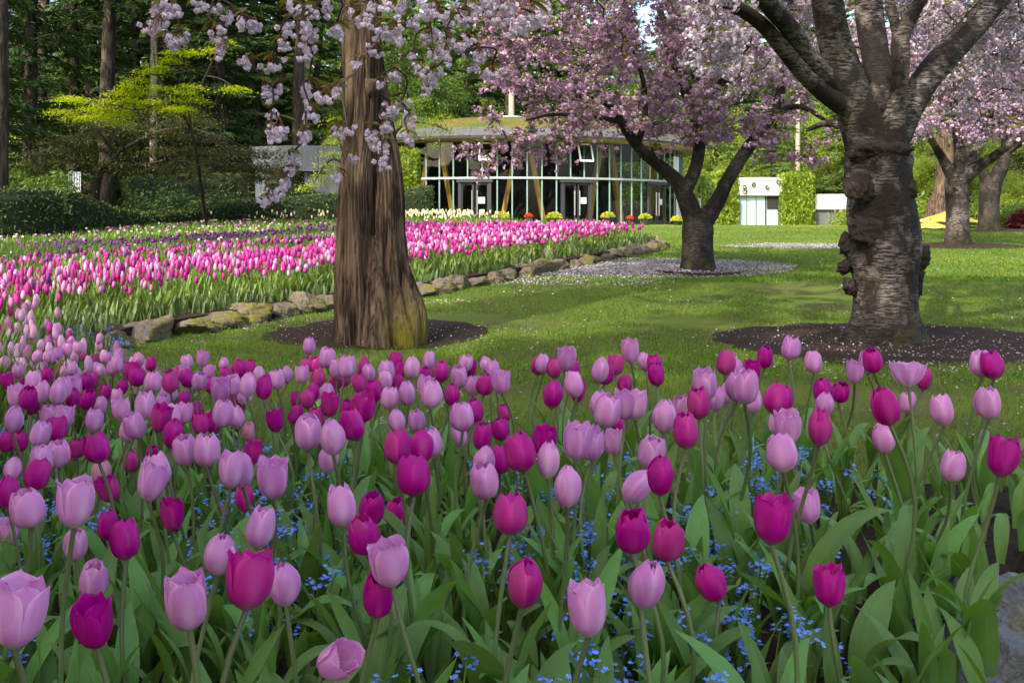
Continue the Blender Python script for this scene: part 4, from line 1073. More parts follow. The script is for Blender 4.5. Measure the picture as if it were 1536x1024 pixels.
def strip():
    y = 9.0 + 19 * random.random() ** .85; x = random.uniform(-.75, .17) * y
    if not inside(x, y): return None
    o, s = border_off(x, y)
    if y < 11 and x > -4.6: return None
    wig = .35 * n3(x*.8, y*.8, 4)
    right = smooth(13.5, 17, y) if x > -3.6 else 0
    if o < .45 + wig or (o < 1.1 + wig and random.random() < .45) or n3(x*1.6, y*1.6, 12) < -.38: return None
    if o < 3.1 + wig + right * 6:
        q = random.random() * (1 + .0 * o)
        far_side = y > 24 or o > 5.5
        c = 'deep' if random.random() < (.75 if far_side else   .5 + .3*(n3(x*.7, y*.7, 8) > .08)) else ('palep' if random.random() < .2 else ('purple' if random.random() < .1 else 'hot'))
        if right and o > 6.0: c = 'purple' if random.random() < .7 else 'deep'
        return (x, y, c, random.uniform(.36, .54))
    return None
far(3650, strip)
def back():
    y = random.uniform(10, 38); x = random.uniform(-.75, .05) * y
    if not inside(x, y): return None
    o, s = border_off(x, y); wig = .3 * n3(x*.6, y*.6, 5)
    if o < 3.1 + wig or (x > -3.6 and y > 15 and o < 8): return None
    if 4.6 < o + wig < 6.0: return (x, y, random.choice(['hot', 'deep', 'deep', 'purple']), random.uniform(.36, .46))
    if 5.6 < o + wig < 6.3: return (x, y, 'purple', random.uniform(.3, .4))
    if 8.8 < o + wig < 10.4 and x < -5: return (x, y, 'purple', random.uniform(.22, .32))
    if random.random() < .17: return (x, y, random.choice(['cream', 'palep', 'palep', 'hot', 'deep']), random.uniform(.2, .3))
    return None
far(1800, back)
def midleft():
    y = random.uniform(5.6, 10.8); x = random.uniform(-.95, -.36) * y
    if not inside(x, y) or (x > -.47*y and y > 8.4): return None
    d = min(seg_d((x, y), a, b)[0] for a, b in zip(BED[10:17], BED[11:18]))
    if d < .35: return None
    return (x, y, random.choice(['palep', 'palep', 'palep', 'deep', 'hot'] if y < 8.8 else ['hot', 'hot', 'deep', 'palep']), random.uniform(.34, .46))
far(520, midleft)
mb = MB(); n = len(FARP)
P_ = np.array([(x, y, zb(x, y) - .01) for x, y, c, h in FARP]); H_ = np.array([h for *_, h in FARP])
fs = rng.uniform(.85, 1.15, n) * np.where(P_[:, 1] > 14, 1.12, .80)
Mx = rotz(rng.uniform(0, 6.28, n)) * np.stack([fs, fs, H_], -1)[:, None, :]
lean = rng.normal(0, .06, (n, 2)); Mx[:, 0, 2] += lean[:, 0] * H_; Mx[:, 1, 2] += lean[:, 1] * H_
mid = np.array([[COLS[c]] * 28 + [1] * (len(tf) - 28) for *_, c, h in FARP]).reshape(-1)
mb.bake(tv, tf, Mx, P_, midx=mid.reshape(n, -1))
tag(mb.build('distant_tulips', [M['hot'], M['cover'], M['deep'], M['palep'], M['purple'], M['cream']], smooth=True), 'bands of pink, magenta and purple tulips filling the far bed', 'tulips', kind='stuff')

# ground cover of leaves in the far bed
mb = MB(); C_ = []
while len(C_) < 50000:
    y = 5.5 + 33 * random.random() ** 1.25; x = random.uniform(-.8, .17) * y
    if inside(x, y) and border_off(x, y)[0] > .12 and not (y < 9 and x > -.4*y): C_.append((x, y, zb(x, y), border_off(x, y)[0]))
C_ = np.array(C_); n = len(C_); hgt = np.where(C_[:, 3] < .9, rng.uniform(.10, .26, n), rng.uniform(.22, .46, n)) * np.where((C_[:, 1] > 19) & (C_[:, 3] > 4) & (C_[:, 0] < -2), .55, 1)
bl = np.array([[-.5,0,0],[.5,0,0],[.42,.12,.55],[-.42,.12,.55],[.05,.35,1],[-.05,.35,1]])
w = rng.uniform(.02, .045, n) * np.where(C_[:, 1] > 14, 1.5, 1)
Mx = rotz(rng.uniform(0, 6.28, n)) * np.stack([w, hgt, hgt], -1)[:, None, :]
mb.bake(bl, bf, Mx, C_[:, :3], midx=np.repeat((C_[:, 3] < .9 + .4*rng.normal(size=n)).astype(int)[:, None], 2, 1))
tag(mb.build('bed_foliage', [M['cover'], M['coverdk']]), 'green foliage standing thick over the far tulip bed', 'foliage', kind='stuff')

# ---------------------------------------------------------------- cherry trees
LEAFQ = np.array([[0,0,0],[.25,.45,.05],[0,1,0],[-.25,.45,.05]]); QF = [[0,1,2,3]]
def pompon_cluster(seed, npom, npet, spread, rp, ps, leaves=4):
    """one hanging cluster of double blossoms: petals on small spheres; plus a few bronze leaves; returns verts, faces, material ids"""
    r = np.random.default_rng(seed); V, Fc, Mi = [], [], []
    for k in range(npom):
        c = r.normal(0, 1, 3) * np.array([spread, spread, spread * .62]) ; c[2] -= spread * .3
        d = r.normal(size=(npet, 3)); d /= np.linalg.norm(d, axis=1)[:, None]
        for q in d:
            t = np.cross(q, r.normal(size=3)); t /= np.linalg.norm(t); b = np.cross(q, t)
            p = c + q * rp * r.uniform(.45, 1.0); s = ps * r.uniform(.7, 1.25); i = len(V)
            up = q * s * .45
            V += [p - t*s*.5 - b*s*.42, p + t*s*.5 - b*s*.42 + up*.3, p + t*s*.45 + b*s*.5 + up, p - t*s*.45 + b*s*.5 + up*.6]
            Fc.append([i, i+1, i+2, i+3]); Mi.append(0)
    for k in range(leaves):
        a = r.uniform(0, 6.28); L = r.uniform(.7, 1.2) * spread * 1.9; w = L * .2; dz = r.uniform(-.55, .3)
        u = np.array([math.cos(a), math.sin(a), dz]); u /= np.linalg.norm(u); s = np.array([-math.sin(a), math.cos(a), .3]); o = np.array([0, 0, spread * .8]); i = len(V)
        V += [o, o + u*L*.45 + s*w, o + u*L - np.array([0, 0, L*.15]), o + u*L*.45 - s*w]; Fc.append([i, i+1, i+2, i+3]); Mi.append(1)
    return np.array(V), np.array(Fc), np.array(Mi)

class Crown:
    """twigs that grow from a set of nodes to target points, with blossom clusters along them"""
    def __init__(s, nodes): s.nodes = np.array(nodes); s.tw = MB(); s.L = []
    def grow(s, targets, sag=.12, r0=.022, steps=7, per=8, droop=.0):
        T_ = sorted(targets, key=lambda p: np.min(np.linalg.norm(s.nodes - p, axis=1)))
        new = list(s.nodes)
        for p in T_:
            A = np.array(new); d = np.linalg.norm(A - p, axis=1) + .35 * np.maximum(0, A[:, 2] - p[2]); i = int(np.argmin(d)); a = A[i]
            D = np.linalg.norm(p - a)
            if D < .08: continue
            t = np.linspace(0, 1, steps)[:, None]
            jit = rng.normal(0, .05 * D, (steps, 3)) * np.sin(np.pi * t)
            Q = a + (p - a) * t + jit + np.array([0, 0, 1.0]) * sag * D * np.sin(np.pi * t) - np.array([0, 0, droop]) * t**2
            rr = np.linspace(min(r0, .006 + .012 * D), .004, steps)
            tube(s.tw, Q, rr, steps, 4, smooth_path=False, caps=False)
            new += [q for q in Q[2:]]
            nb = max(2, int(per * min(1.6, .4 + D)))
            u = rng.uniform(.30, 1.04, nb)
            for x in u:
                q = Q[min(steps-1, int(x*(steps-1)))] ; s.L.append(q + rng.normal(0, .07, 3) - np.array([0, 0, .05]))
        s.nodes = np.array(new)
    def blossoms(s, mb, tpl, size, mats=(0, 1)):
        L = np.array(s.L); n = len(L); k = len(tpl); idx = rng.integers(0, k, n)
        for j in range(k):
            S = L[idx == j]; v, f, mi = tpl[j]
            mb.bake(v, f, rotz(rng.uniform(0, 6.28, len(S))) * (size * rng.uniform(.7, 1.3, len(S)))[:, None, None], S, midx=np.tile(np.array(mats)[mi][None], (len(S), 1)))

def limb_paths(Y, specs, dY=0.0):
    """specs: list of (list of (px, py, width px, depth offset)); world points and radii"""
    out = []
    for sp in specs:
        P = []; r = []
        for (px, py, w, *o) in sp:
            y = Y + (o[0] if o else 0); p = at(px, py, y); P.append(p); r.append(w * y / F / 2)
        out.append((np.array(P), np.array(r)))
    return out

def knobbly(seed, amp=.10, hi=.05):
    def f(p, th, t):
        return 1 + amp * n3(p[0]*1.3 + seed + math.cos(th)*.8, math.sin(th)*.8 + p[1], p[2]*1.6) + hi * n3(math.cos(th)*3 + seed, math.sin(th)*3, p[2]*6)
    return f
def build_cherry(root, base, trunk, limbs, mat, seed, sides=28):
    base = np.array(base)
    m = MB(); P, r = trunk; tube(m, P - base, r, 40, sides, disp=knobbly(seed)); m.build('trunk', M[mat], root, True)
    nodes = []
    for P, r in limbs:
        m = MB(); Q = tube(m, P - base, r, 16, max(10, sides // 2), disp=knobbly(seed + len(nodes) * .1, .08, .03)); m.build('limb', M[mat], root, True)
        nodes += list(Q[3:])
    return nodes

FARC = [pompon_cluster(300 + k, 7, 9, .075, .036, .030, 3) for k in range(3)]
MIDC = [pompon_cluster(320 + k, 8, 12, .065, .032, .024, 3) for k in range(3)]

# --- forked cherry in the middle
Ym = 18.9
root_b = hit(1047, 409)
mid = thing('cherry_tree', 'forked mossy cherry tree with dusky pink blossom in the middle of the lawn', 'tree', tuple(root_b))
tr = limb_paths(Ym, [[(1048, 414, 62), (1047, 400, 52), (1047, 370, 46), (1046, 345, 48), (1046, 322, 42)]])[0]
lm = limb_paths(Ym, [
    [(1042, 335, 34), (1030, 300, 28), (1018, 275, 24), (985, 245, 19), (958, 222, 17, -.4), (930, 180, 13, -.8), (925, 165, 10, -1), (880, 140, 7, -1.4)],
    [(1024, 292, 22), (1040, 262, 20), (1049, 225, 19, .4), (1046, 190, 17, .8), (1032, 150, 15, 1), (1018, 115, 13, 1.0), (1003, 75, 12, 1.2), (990, 10, 9, 1.4)],
    [(1052, 335, 34), (1075, 305, 24), (1092, 270, 21), (1118, 228, 19, .3), (1150, 185, 17, .5), (1168, 150, 15, .6), (1180, 90, 12, .6), (1200, 20, 9, .4)],
    [(1046, 190, 13, .8), (1062, 150, 9, .4), (1090, 110, 7, 0), (1130, 60, 5, -.3)],
    [(1158, 172, 11, .5), (1200, 160, 8, .2), (1245, 185, 5, 0)],
    [(955, 222, 11, -.4), (968, 170, 9, -.7), (962, 110, 7, -1), (940, 60, 5, -1.2)],
    [(932, 182, 9, -.8), (880, 175, 7, -1.2), (830, 172, 5, -1.6), (790, 180, 4, -1.9)]])
nodes = build_cherry(mid, root_b, tr, lm, 'cherrymoss', 3)
base = np.array(root_b)
tg = []
cM = np.array([(985 - 768) * Ym / F, Ym, at(0, 60, Ym)[2]]) - base
while len(tg) < 370:
    q = rng.normal(size=3); q /= np.linalg.norm(q); q *= random.random() ** .4
    p = cM + q * np.array([3.7, 3.4, 2.7])
    w = p + base; py = HZ - (w[2] - CH) * F / w[1]; px = 768 + w[0] * F / w[1]
    lim = 150 if px < 770 else 190 if px < 935 else 205 if px < 1180 else 180
    if py > lim + 20 * n3(px*.03, 0, 5): continue
    tg.append(p)
for px, py, dy in [(700, 232, -2.4), (712, 262, -2.4), (735, 235, -2.2), (745, 258, -2.2), (760, 215, -2.1), (770, 250, -2), (790, 235, -1.8), (800, 205, -1.9), (815, 230, -1.6), (842, 248, -1.7), (835, 215, -1.5), (860, 225, -1.2), (870, 190, -1.2), (720, 170, -2.2), (735, 55, -2.2), (750, 40, -2.2), (745, 120, -2), (770, 75, -2), (905, 215, -1.2),
                   (990, 222, 0), (1010, 200, .5), (1080, 190, .4), (1190, 230, .2), (1215, 225, .1), (1205, 245, 0), (1225, 245, 0), (1165, 245, .3), (1185, 205, .2), (1240, 215, 0), (1120, 200, .4)]:
    tg.append(at(px, py - 8, Ym + dy) - base)
cr = Crown(nodes); cr.grow(tg, sag=.10, per=5)
m = MB(); cr.blossoms(m, FARC, 1.12); cw = m.build('crown', [M['bl_pink'], M['bronze']], mid)
cr.tw.build('twigs', M['twig'], mid)
print('mid clusters', len(cr.L))

# --- near cherry with the banded, burled bark
Yn = 10.4
bn = hit(1328, 521)
near = thing('cherry_tree', 'thick old cherry tree with burled and banded bark nearest on the right', 'tree', tuple(bn)); bnp = np.array(bn)
def burly(p, th, t):
    z = p[2]
    f = 1 + .05 * n3(math.cos(th)*1.2, math.sin(th)*1.2, z*2.2) + .02 * n3(math.cos(th)*4, math.sin(th)*4, z*9)
    f += .10 * max(0, n3(math.cos(th)*2.2 + 7, math.sin(th)*2.2, z*3.2)) * (1 if .2 < z < 1.9 else .3)
    f += .12 * math.exp(-((z - .98)/.13)**2) * (.6 + n3(math.cos(th)*3, math.sin(th)*3, 4)) + .07 * math.exp(-((z - 1.95)/.10)**2)
    if z < .35: f += (.35 - z) / .35 * (.22 + .30 * max(0, math.sin(4*th + .6)))
    return f
tr = limb_paths(Yn, [[(1328, 528, 112), (1328, 500, 100), (1328, 460, 94), (1327, 420, 92), (1325, 380, 104), (1326, 350, 100), (1322, 310, 98), (1318, 270, 95), (1317, 240, 92), (1318, 215, 86)]])[0]
m = MB(); P, r = tr; tube(m, P - bnp, r, 90, 56, disp=burly); m.build('trunk', M['cherry'], near, True)
LN = limb_paths(Yn, [
    [(1308, 235, 72), (1297, 200, 66), (1285, 165, 62, -.1), (1272, 130, 58, -.2), (1258, 85, 52, -.3), (1247, 40, 48, -.5), (1236, -30, 44, -.8), (1225, -120, 36, -1.2)],
    [(1278, 165, 44, -.1), (1248, 128, 36, -.3), (1215, 95, 32, -.6), (1190, 50, 29, -.9), (1160, 15, 28, -1.3), (1120, -30, 26, -1.8), (1060, -75, 22, -2.4), (960, -120, 17, -3.2), (840, -150, 12, -4)],
    [(1268, 160, 34, -.2), (1232, 135, 29, -.4), (1200, 105, 26, -.7), (1170, 68, 24, -.9), (1135, 30, 22, -1.2), (1085, 2, 20, -1.5), (1030, -25, 16, -1.9), (960, -55, 11, -2.2)],
    [(1322, 205, 36, .25), (1328, 165, 36, .3), (1320, 120, 38, .4), (1311, 70, 40, .5), (1304, 20, 40, .6), (1298, -50, 34, .8), (1290, -140, 26, 1.0)],
    [(1334, 235, 52), (1338, 195, 42, -.1), (1346, 150, 28, -.1), (1350, 95, 27, -.2), (1352, 55, 25, -.2), (1372, 15, 20, -.3), (1402, -35, 16, -.4), (1440, -110, 11, -.5)],
    [(1349, 62, 17, -.2), (1340, 25, 15, -.15), (1330, -20, 13, -.1), (1318, -90, 10, 0)],
    [(1342, 210, 44, .05), (1362, 165, 42, .1), (1385, 125, 42, .15), (1410, 92, 42, .2), (1445, 55, 40, .3), (1476, 20, 38, .35), (1515, -25, 34, .5), (1580, -90, 26, .8)],
    [(1275, 190, 16, .1), (1240, 185, 11, .3), (1210, 195, 6, .5)]])
nodes = []
for k, (P, r) in enumerate(LN):
    m = MB(); Q = tube(m, P - bnp, r, 26, 20, disp=knobbly(k * 3.1, .07, .035)); m.build('limb', M['cherry'], near, True); nodes += list(Q[12:])
for k, (px, py, w, h_, dy) in enumerate([(1287, 282, 34, 34, -.26), (1362, 284, 20, 22, -.20), (1347, 382, 52, 42, -.22), (1270, 368, 22, 30, -.05), (1378, 385, 26, 34, -.03), (1267, 400, 20, 16, -.02), (1330, 228, 60, 22, -.27), (1292, 232, 34, 20, -.2), (1325, 345, 70, 40, -.25), (1275, 430, 18, 20, -.05), (1376, 420, 14, 40, 0), (1305, 355, 40, 30, -.26)]):
    p = at(px, py, Yn + dy) - bnp; sc = Yn / F
    m = rock_mesh(600 + k, w*sc*1.1, .15, h_*sc*1.15, n=30)
    m.v = [np.array(m.v[0]) * (1 + .26 * np.array([n3(*(q*20 + k)) + .7*n3(*(q*45)) for q in m.v[0]]))[:, None]]
    m.build('burl', M['burl'], near, True, loc=tuple(p))
tg = []
while len(tg) < 230:
    px, py = random.uniform(1040, 1560), random.uniform(-260, 175); y = Yn + random.uniform(.5, 3.2) if px > 1110 else Yn + random.uniform(-2.4, 2.6)
    lim = 60 + 110 * n3(px * .012, y * .6, 2) + (70 if px < 1250 or px > 1395 else -20)
    if py > lim: continue
    tg.append(at(px, py, y) - bnp)
for _ in range(170):       # overhead, out of the frame: the part of the crown that shades the lawn
    tg.append(np.array([random.uniform(-5.2, 3.0), random.uniform(-5.4, 3.2), random.uniform(4.0, 6.8)]))
cr = Crown(nodes); cr.grow(tg, sag=.12, per=6)
m = MB(); cr.blossoms(m, MIDC, .95); m.build('crown', [M['bl_shaded'], M['bronze']], near); cr.tw.build('twigs', M['twig'], near)
print('near clusters', len(cr.L))

# --- two far cherries on the right
for (px, py, Yf, tspec, lspec, lab, seed) in [
    (1436, 369, 27.2, [(1437, 372, 40), (1437, 345, 34), (1436, 310, 33), (1435, 280, 34), (1434, 262, 30)],
     [[(1430, 268, 20), (1415, 240, 14), (1400, 215, 11, -.5), (1385, 190, 8, -1)], [(1436, 268, 22), (1440, 235, 18, .3), (1436, 200, 15, .5), (1430, 150, 12, .6), (1425, 90, 9, .8)],
      [(1444, 270, 22), (1470, 248, 16), (1500, 228, 13, -.3), (1530, 200, 10, -.6), (1560, 150, 8, -1)], [(1440, 262, 16), (1462, 232, 12, .5), (1478, 205, 10, .8), (1490, 150, 8, 1)]],
     'slim cherry tree with a pale banded trunk beyond the burled one', 21),
    (1484, 347, 31.5, [(1484, 349, 34), (1483, 325, 29), (1483, 300, 28), (1487, 275, 30)],
     [[(1484, 278, 22), (1472, 255, 15), (1455, 235, 11, .4), (1430, 200, 8, .8)], [(1490, 275, 24), (1505, 245, 19), (1510, 215, 15), (1512, 160, 11), (1520, 80, 8)], [(1508, 230, 12), (1530, 215, 10, -.4), (1570, 190, 8, -.8)]],
     'dark leaning cherry tree farthest back on the right', 33)]:
    b = hit(px, py); y0 = b[1]; root = thing('cherry_tree', lab, 'tree', tuple(b))
    tr = limb_paths(y0, [tspec])[0]; lm = limb_paths(y0, lspec)
    nodes = build_cherry(root, b, tr, lm, 'cherry' if seed == 21 else 'cherrymoss', seed, 20)
    tg = []; 
    while len(tg) < 260:
        q = rng.normal(size=3); q /= np.linalg.norm(q); q *= random.random() ** .42
        w = np.array([(px + 18 - 768) * y0 / F, y0, at(0, 92, y0)[2]]) + q * np.array([4.0, 3.6, 2.7]); yy = HZ - (w[2] - CH) * F / w[1]
        xx = 768 + w[0] * F / w[1]
        if yy > 205 + 14 * n3(xx * .02, 0, seed) : continue
        tg.append(w - np.array(b))
    cr = Crown(nodes); cr.grow(tg, sag=.10, per=8)
    m = MB(); cr.blossoms(m, FARC, 1.25); m.build('crown', [M['bl_lilac'], M['bronze']], root); cr.tw.build('twigs', M['twig'], root)

# --- overhanging cherry: trunk outside the frame on the left, sprays hanging into the picture
ob = np.array([-4.6, .6, 0.0]); over = thing('cherry_tree', 'cherry tree whose white-pink blossom sprays hang into the top left of the view', 'tree', tuple(ob))
m = MB(); tube(m, [(0, 0, -.1), (.05, .05, .8), (.1, .15, 1.7), (.25, .3, 2.5)], [.36, .27, .25, .24], 24, 24, disp=knobbly(50)); m.build('trunk', M['cherry'], over, True)
OL = [[(.2, .25, 2.4), (1.2, 1.2, 3.3), (2.6, 2.5, 3.75), (3.9, 3.6, 3.8), (5.2, 4.4, 3.55)], [(.2, .25, 2.4), (.9, 1.8, 3.4), (1.9, 3.6, 3.8), (2.9, 4.9, 3.7)],
      [(.2, .25, 2.4), (.6, -1.2, 3.6), (1.4, -3.0, 4.4), (2.2, -4.6, 4.8)], [(.2, .25, 2.4), (-1.2, .8, 3.5), (-2.6, 1.4, 4.3)], [(.2, .25, 2.4), (1.3, -.6, 3.7), (3.0, -1.2, 4.4), (4.6, -1.6, 4.6)], [(.2, .3, 2.5), (.4, .4, 4.0), (.6, .3, 5.8)],
      [(2.6, 2.5, 3.75), (4.2, 2.6, 4.1), (5.8, 2.4, 4.1)]]
nodes = []
for P in OL:
    m = MB(); k = len(P); Q = tube(m, P, np.linspace(.13, .03, k), 18, 12, disp=knobbly(60 + k)); m.build('limb', M['cherry'], over, True); nodes += list(Q[4:])
over_limb = np.array(nodes)
tg = []
for _ in range(110):
    q = rng.normal(size=3); q /= np.linalg.norm(q); q *= random.random() ** .4
    p = np.array([.6, -.6, 5.0]) + q * np.array([3.6, 3.6, 1.7])
    w = p + ob
    if w[1] > .5 and HZ - (w[2] - CH) * F / w[1] > -60: continue       # keep the bulk of the crown above the frame
    if w[2] < 2.9: continue
    tg.append(p)
cr = Crown(nodes); cr.grow(tg, sag=.12, per=6)
m = MB(); cr.blossoms(m, FARC, 1.25); m.build('crown', [M['bl_white'], M['bronze']], over); cr.tw.build('twigs', M['twig'], over)

HANG = [(233,10,30),(258,14,36),(240,38,30),(225,44,26),(252,66,30),(270,57,28),(300,8,26),(322,12,24),(348,27,26),(366,34,32),(382,38,22),(326,50,28),(333,72,28),(373,97,28),(409,98,30),(401,135,30),(418,132,24),(409,172,22),(417,195,32),(435,17,30),(430,42,28),(425,68,24),(456,40,28),(467,52,26),(461,76,30),(462,135,30),(487,145,32),(505,135,22),(466,172,28),(458,203,24),(508,195,24),(490,8,30),(505,45,26),
 (560,10,24),(581,8,30),(602,8,32),(640,10,32),(568,46,28),(592,50,32),(561,77,22),(540,98,24),(509,45,24),(507,135,18),(646,55,32),(667,60,30),(650,82,26),(670,82,26),(672,30,28),(690,35,26),(706,10,36),(700,26,24),(735,8,32),(778,36,36),(800,26,42),(717,85,30),(708,103,18),(738,110,28),(633,105,22),(645,121,28),(656,110,24),(592,113,26),(585,165,28),(606,158,26),(560,203,30),(578,190,24),(640,135,18),(520,197,26),(612,210,24),
 (410,200,26),(456,203,22),(440,238,24),(440,258,22),(424,275,28),(407,290,26),(399,303,22),(525,240,22),(510,267,24),(577,222,28),(558,222,16),(573,242,24),(470,20,26),(530,20,28),(620,35,26),(655,20,26),(745,30,26),(760,12,30),(690,70,24),(620,85,22),(545,30,24),(820,10,34),(700,60,22),(575,128,20),(615,180,22)]
HC = [pompon_cluster(400 + k, 9, 46, .30, .19, .115, 0) for k in range(5)]
HCM = []
for v, f, mi in HC:
    mb = MB(); mb.quads(v, f, mi)
    for k in range(9):
        a = random.uniform(0, 6.28); mb.bar((0, 0, .75), (.36*math.cos(a), .36*math.sin(a), random.uniform(-.1, .2)), .022, m=2)
    for k in range(3):
        a = random.uniform(0, 6.28); L = random.uniform(.6, 1.1); u = np.array([math.cos(a), math.sin(a), random.uniform(-.5, .1)]); s = np.array([-math.sin(a), math.cos(a), .25]); o = np.array([0, 0, .72])
        G = np.array([[o + u*L*t - np.array([0,0,.25])*L*t*t + s*L*.19*w_*math.sin(math.pi*min(1,t*.95+.05))**.8 + np.array([0,0,.06*L])*abs(w_) for w_ in (-1, 0, 1)] for t in np.linspace(0, 1, 7)]); mb.grid(G, 1)
    HCM.append(mb.mesh('blossom_cluster', [M['bl_white'], M['bronze'], M['pedicel']]))
nodes_ = []     # (px, py, world, branch index)
br_tw, br_root, br_cl = [], [], []
for (px, py, sz) in sorted(HANG, key=lambda t: t[1]):
    cand = [(math.hypot(px - q[0], (py - q[1]) * .7), q) for q in nodes_ if py - q[1] > 8 and abs(px - q[0]) < 46 and py - q[1] < 95]
    if cand:
        q = min(cand, key=lambda c: c[0])[1]; Y = q[2][1] + random.uniform(-.18, .18); k = q[3]; a = q[2]
    else:
        Y = random.uniform(4.1, 5.3) if px < 560 else random.uniform(4.3, 5.9); k = len(br_tw); br_tw.append(MB()); br_cl.append([]); a = None
    p = at(px, py, Y); top = p + np.array([0, 0, sz * Y / F * .45])
    if a is None:
        i = int(np.argmin(np.linalg.norm((over_limb + ob - top) * np.array([1, 1, .4]), axis=1))); st = over_limb[i] + ob
        pts = [st, st * .55 + top * .45 + np.array([0, 0, .25]), top * .85 + st * .15 + np.array([0, 0, .12]), top]
        tube(br_tw[k], np.array(pts) - ob, [.013, .010, .007, .005], 12, 6)
    else:
        md = (a + top) / 2 + np.array([random.uniform(-.05, .05), 0, random.uniform(-.02, .04)])
        tube(br_tw[k], np.array([a, md, top]) - ob, [.0055, .005, .004], 6, 5)
    nodes_.append((px, py, top, k)); br_cl[k].append((p, sz * Y / F))
for k, tw in enumerate(br_tw):
    b = tw.build('hanging_branch', M['twiglight'] if k % 3 == 0 else M['twig'], over, True)
    for p, s in br_cl[k]:
        inst('blossom_cluster', random.choice(HCM), b, tuple(p - ob), (random.uniform(-.3, .3), random.uniform(-.3, .3), random.uniform(0, 6.28)), (s*.88,)*3)
print('hanging branches', len(br_tw))

# ---------------------------------------------------------------- the big twin-stemmed tree with fibrous bark
bt_ = hit(570, 516); Yt = bt_[1]; big = thing('old_tree', 'massive twin-stemmed tree with shaggy brown fibrous bark and a mossy foot', 'tree', tuple(bt_)); bb = np.array(bt_)
def fluted(seed, k, amp):
    def f(p, th, t):
        g = .045 * (1 - 2*abs(math.sin(k*2.5*th + 5*n3(math.cos(th)*1.5, math.sin(th)*1.5 + seed, p[2]*.9)))) + .05 * n3(math.cos(th)*4 + p[2], math.sin(th)*4, p[2]*2.2 + seed)
        a = th + .45 * math.sin(p[2]*1.1 + seed)
        return 1 + g + amp * (1.6*abs(math.sin(k*a*.5 + seed))**.7 - .9) * (.65 + .35*math.cos(p[2]*1.7 + seed)) + .20 * n3(math.cos(th)*2.2 + seed, math.sin(th)*2.2, p[2]*.7) + .055 * n3(math.cos(th)*7 + seed, math.sin(th)*7, p[2]*.9) + .022 * n3(math.cos(th)*18, math.sin(th)*18 + seed, p[2]*1.5)
    return f
stems = limb_paths(Yt, [
    [(542, 528, 76), (540, 500, 70), (537, 450, 62), (535, 400, 57), (535, 340, 52), (535, 280, 48), (537, 230, 48), (541, 170, 50), (542, 110, 50), (542, 50, 52), (542, 0, 52), (543, -80, 48), (545, -220, 42), (548, -420, 34)],
    [(592, 528, 62, .05), (590, 490, 58, .05), (588, 440, 52, .05), (584, 390, 49, .05), (582, 340, 44, .08), (581, 290, 42, .1), (578, 240, 40, .12), (570, 190, 40, .15), (566, 150, 36, .15), (562, 115, 32, .18), (558, 70, 28, .2), (553, 20, 24, .2)],
    [(614, 530, 44, -.05), (620, 500, 42, -.08), (621, 472, 38, -.06), (614, 442, 34, 0), (603, 405, 27, .05), (596, 365, 20, .08), (590, 320, 12, .1)],
    [(570, 524, 60, -.16), (570, 485, 50, -.14), (568, 440, 40, -.10), (564, 395, 30, -.05), (560, 355, 22, 0)],
    [(610, 526, 40, -.2), (606, 500, 34, -.18), (600, 470, 26, -.12), (594, 430, 16, -.05)],
    [(519, 528, 30, -.08), (521, 495, 26, -.06), (523, 455, 24, 0), (527, 410, 18, .03)]])
for k, (P, r) in enumerate(stems):
    m = MB(); tube(m, P - bb, r, 170 if k < 2 else 70, 132 if k < 2 else 70, disp=fluted(k*2.3 + 1, (7, 6, 5, 4, 4, 4)[k], (.13, .13, .13, .13, .13, .13)[k])); m.build('trunk' if k < 2 else 'root', M['thuja'], big, True)
m = rock_mesh(77, .17, .17, .2); m.build('knot', M['thuja'], big, True, loc=tuple(at(556, 130, Yt - .12) - bb))
# its crown starts far above the frame
mb = MB(); brm = MB(); top = np.array(at(548, -420, Yt)) - bb
for k in range(46):
    z = 7.5 + k * .26; a = random.uniform(0, 6.28); L = 3.0 * (1 - k / 60) * random.uniform(.6, 1.1); o = np.array([top[0]*.9, 0, z])
    e = o + np.array([math.cos(a)*L, math.sin(a)*L, -.25*L]); tube(brm, [o, (o+e)/2 + np.array([0,0,.15]), e], [.05, .03, .01], 5, 5)
    n = 230; t = rng.random(n)**.7; Lp = o + (e - o)*t[:, None] + rng.normal(0, .22, (n, 3)); mb.bake(LEAFQ, QF, rotm(n) * .22, Lp)
tube(brm, [top, (top[0], 0, 14), (top[0], 0, 20)], [.42, .3, .05], 8, 10)
mb.build('crown', M['con_mid'], big); brm.build('bough', M['thuja'], big)

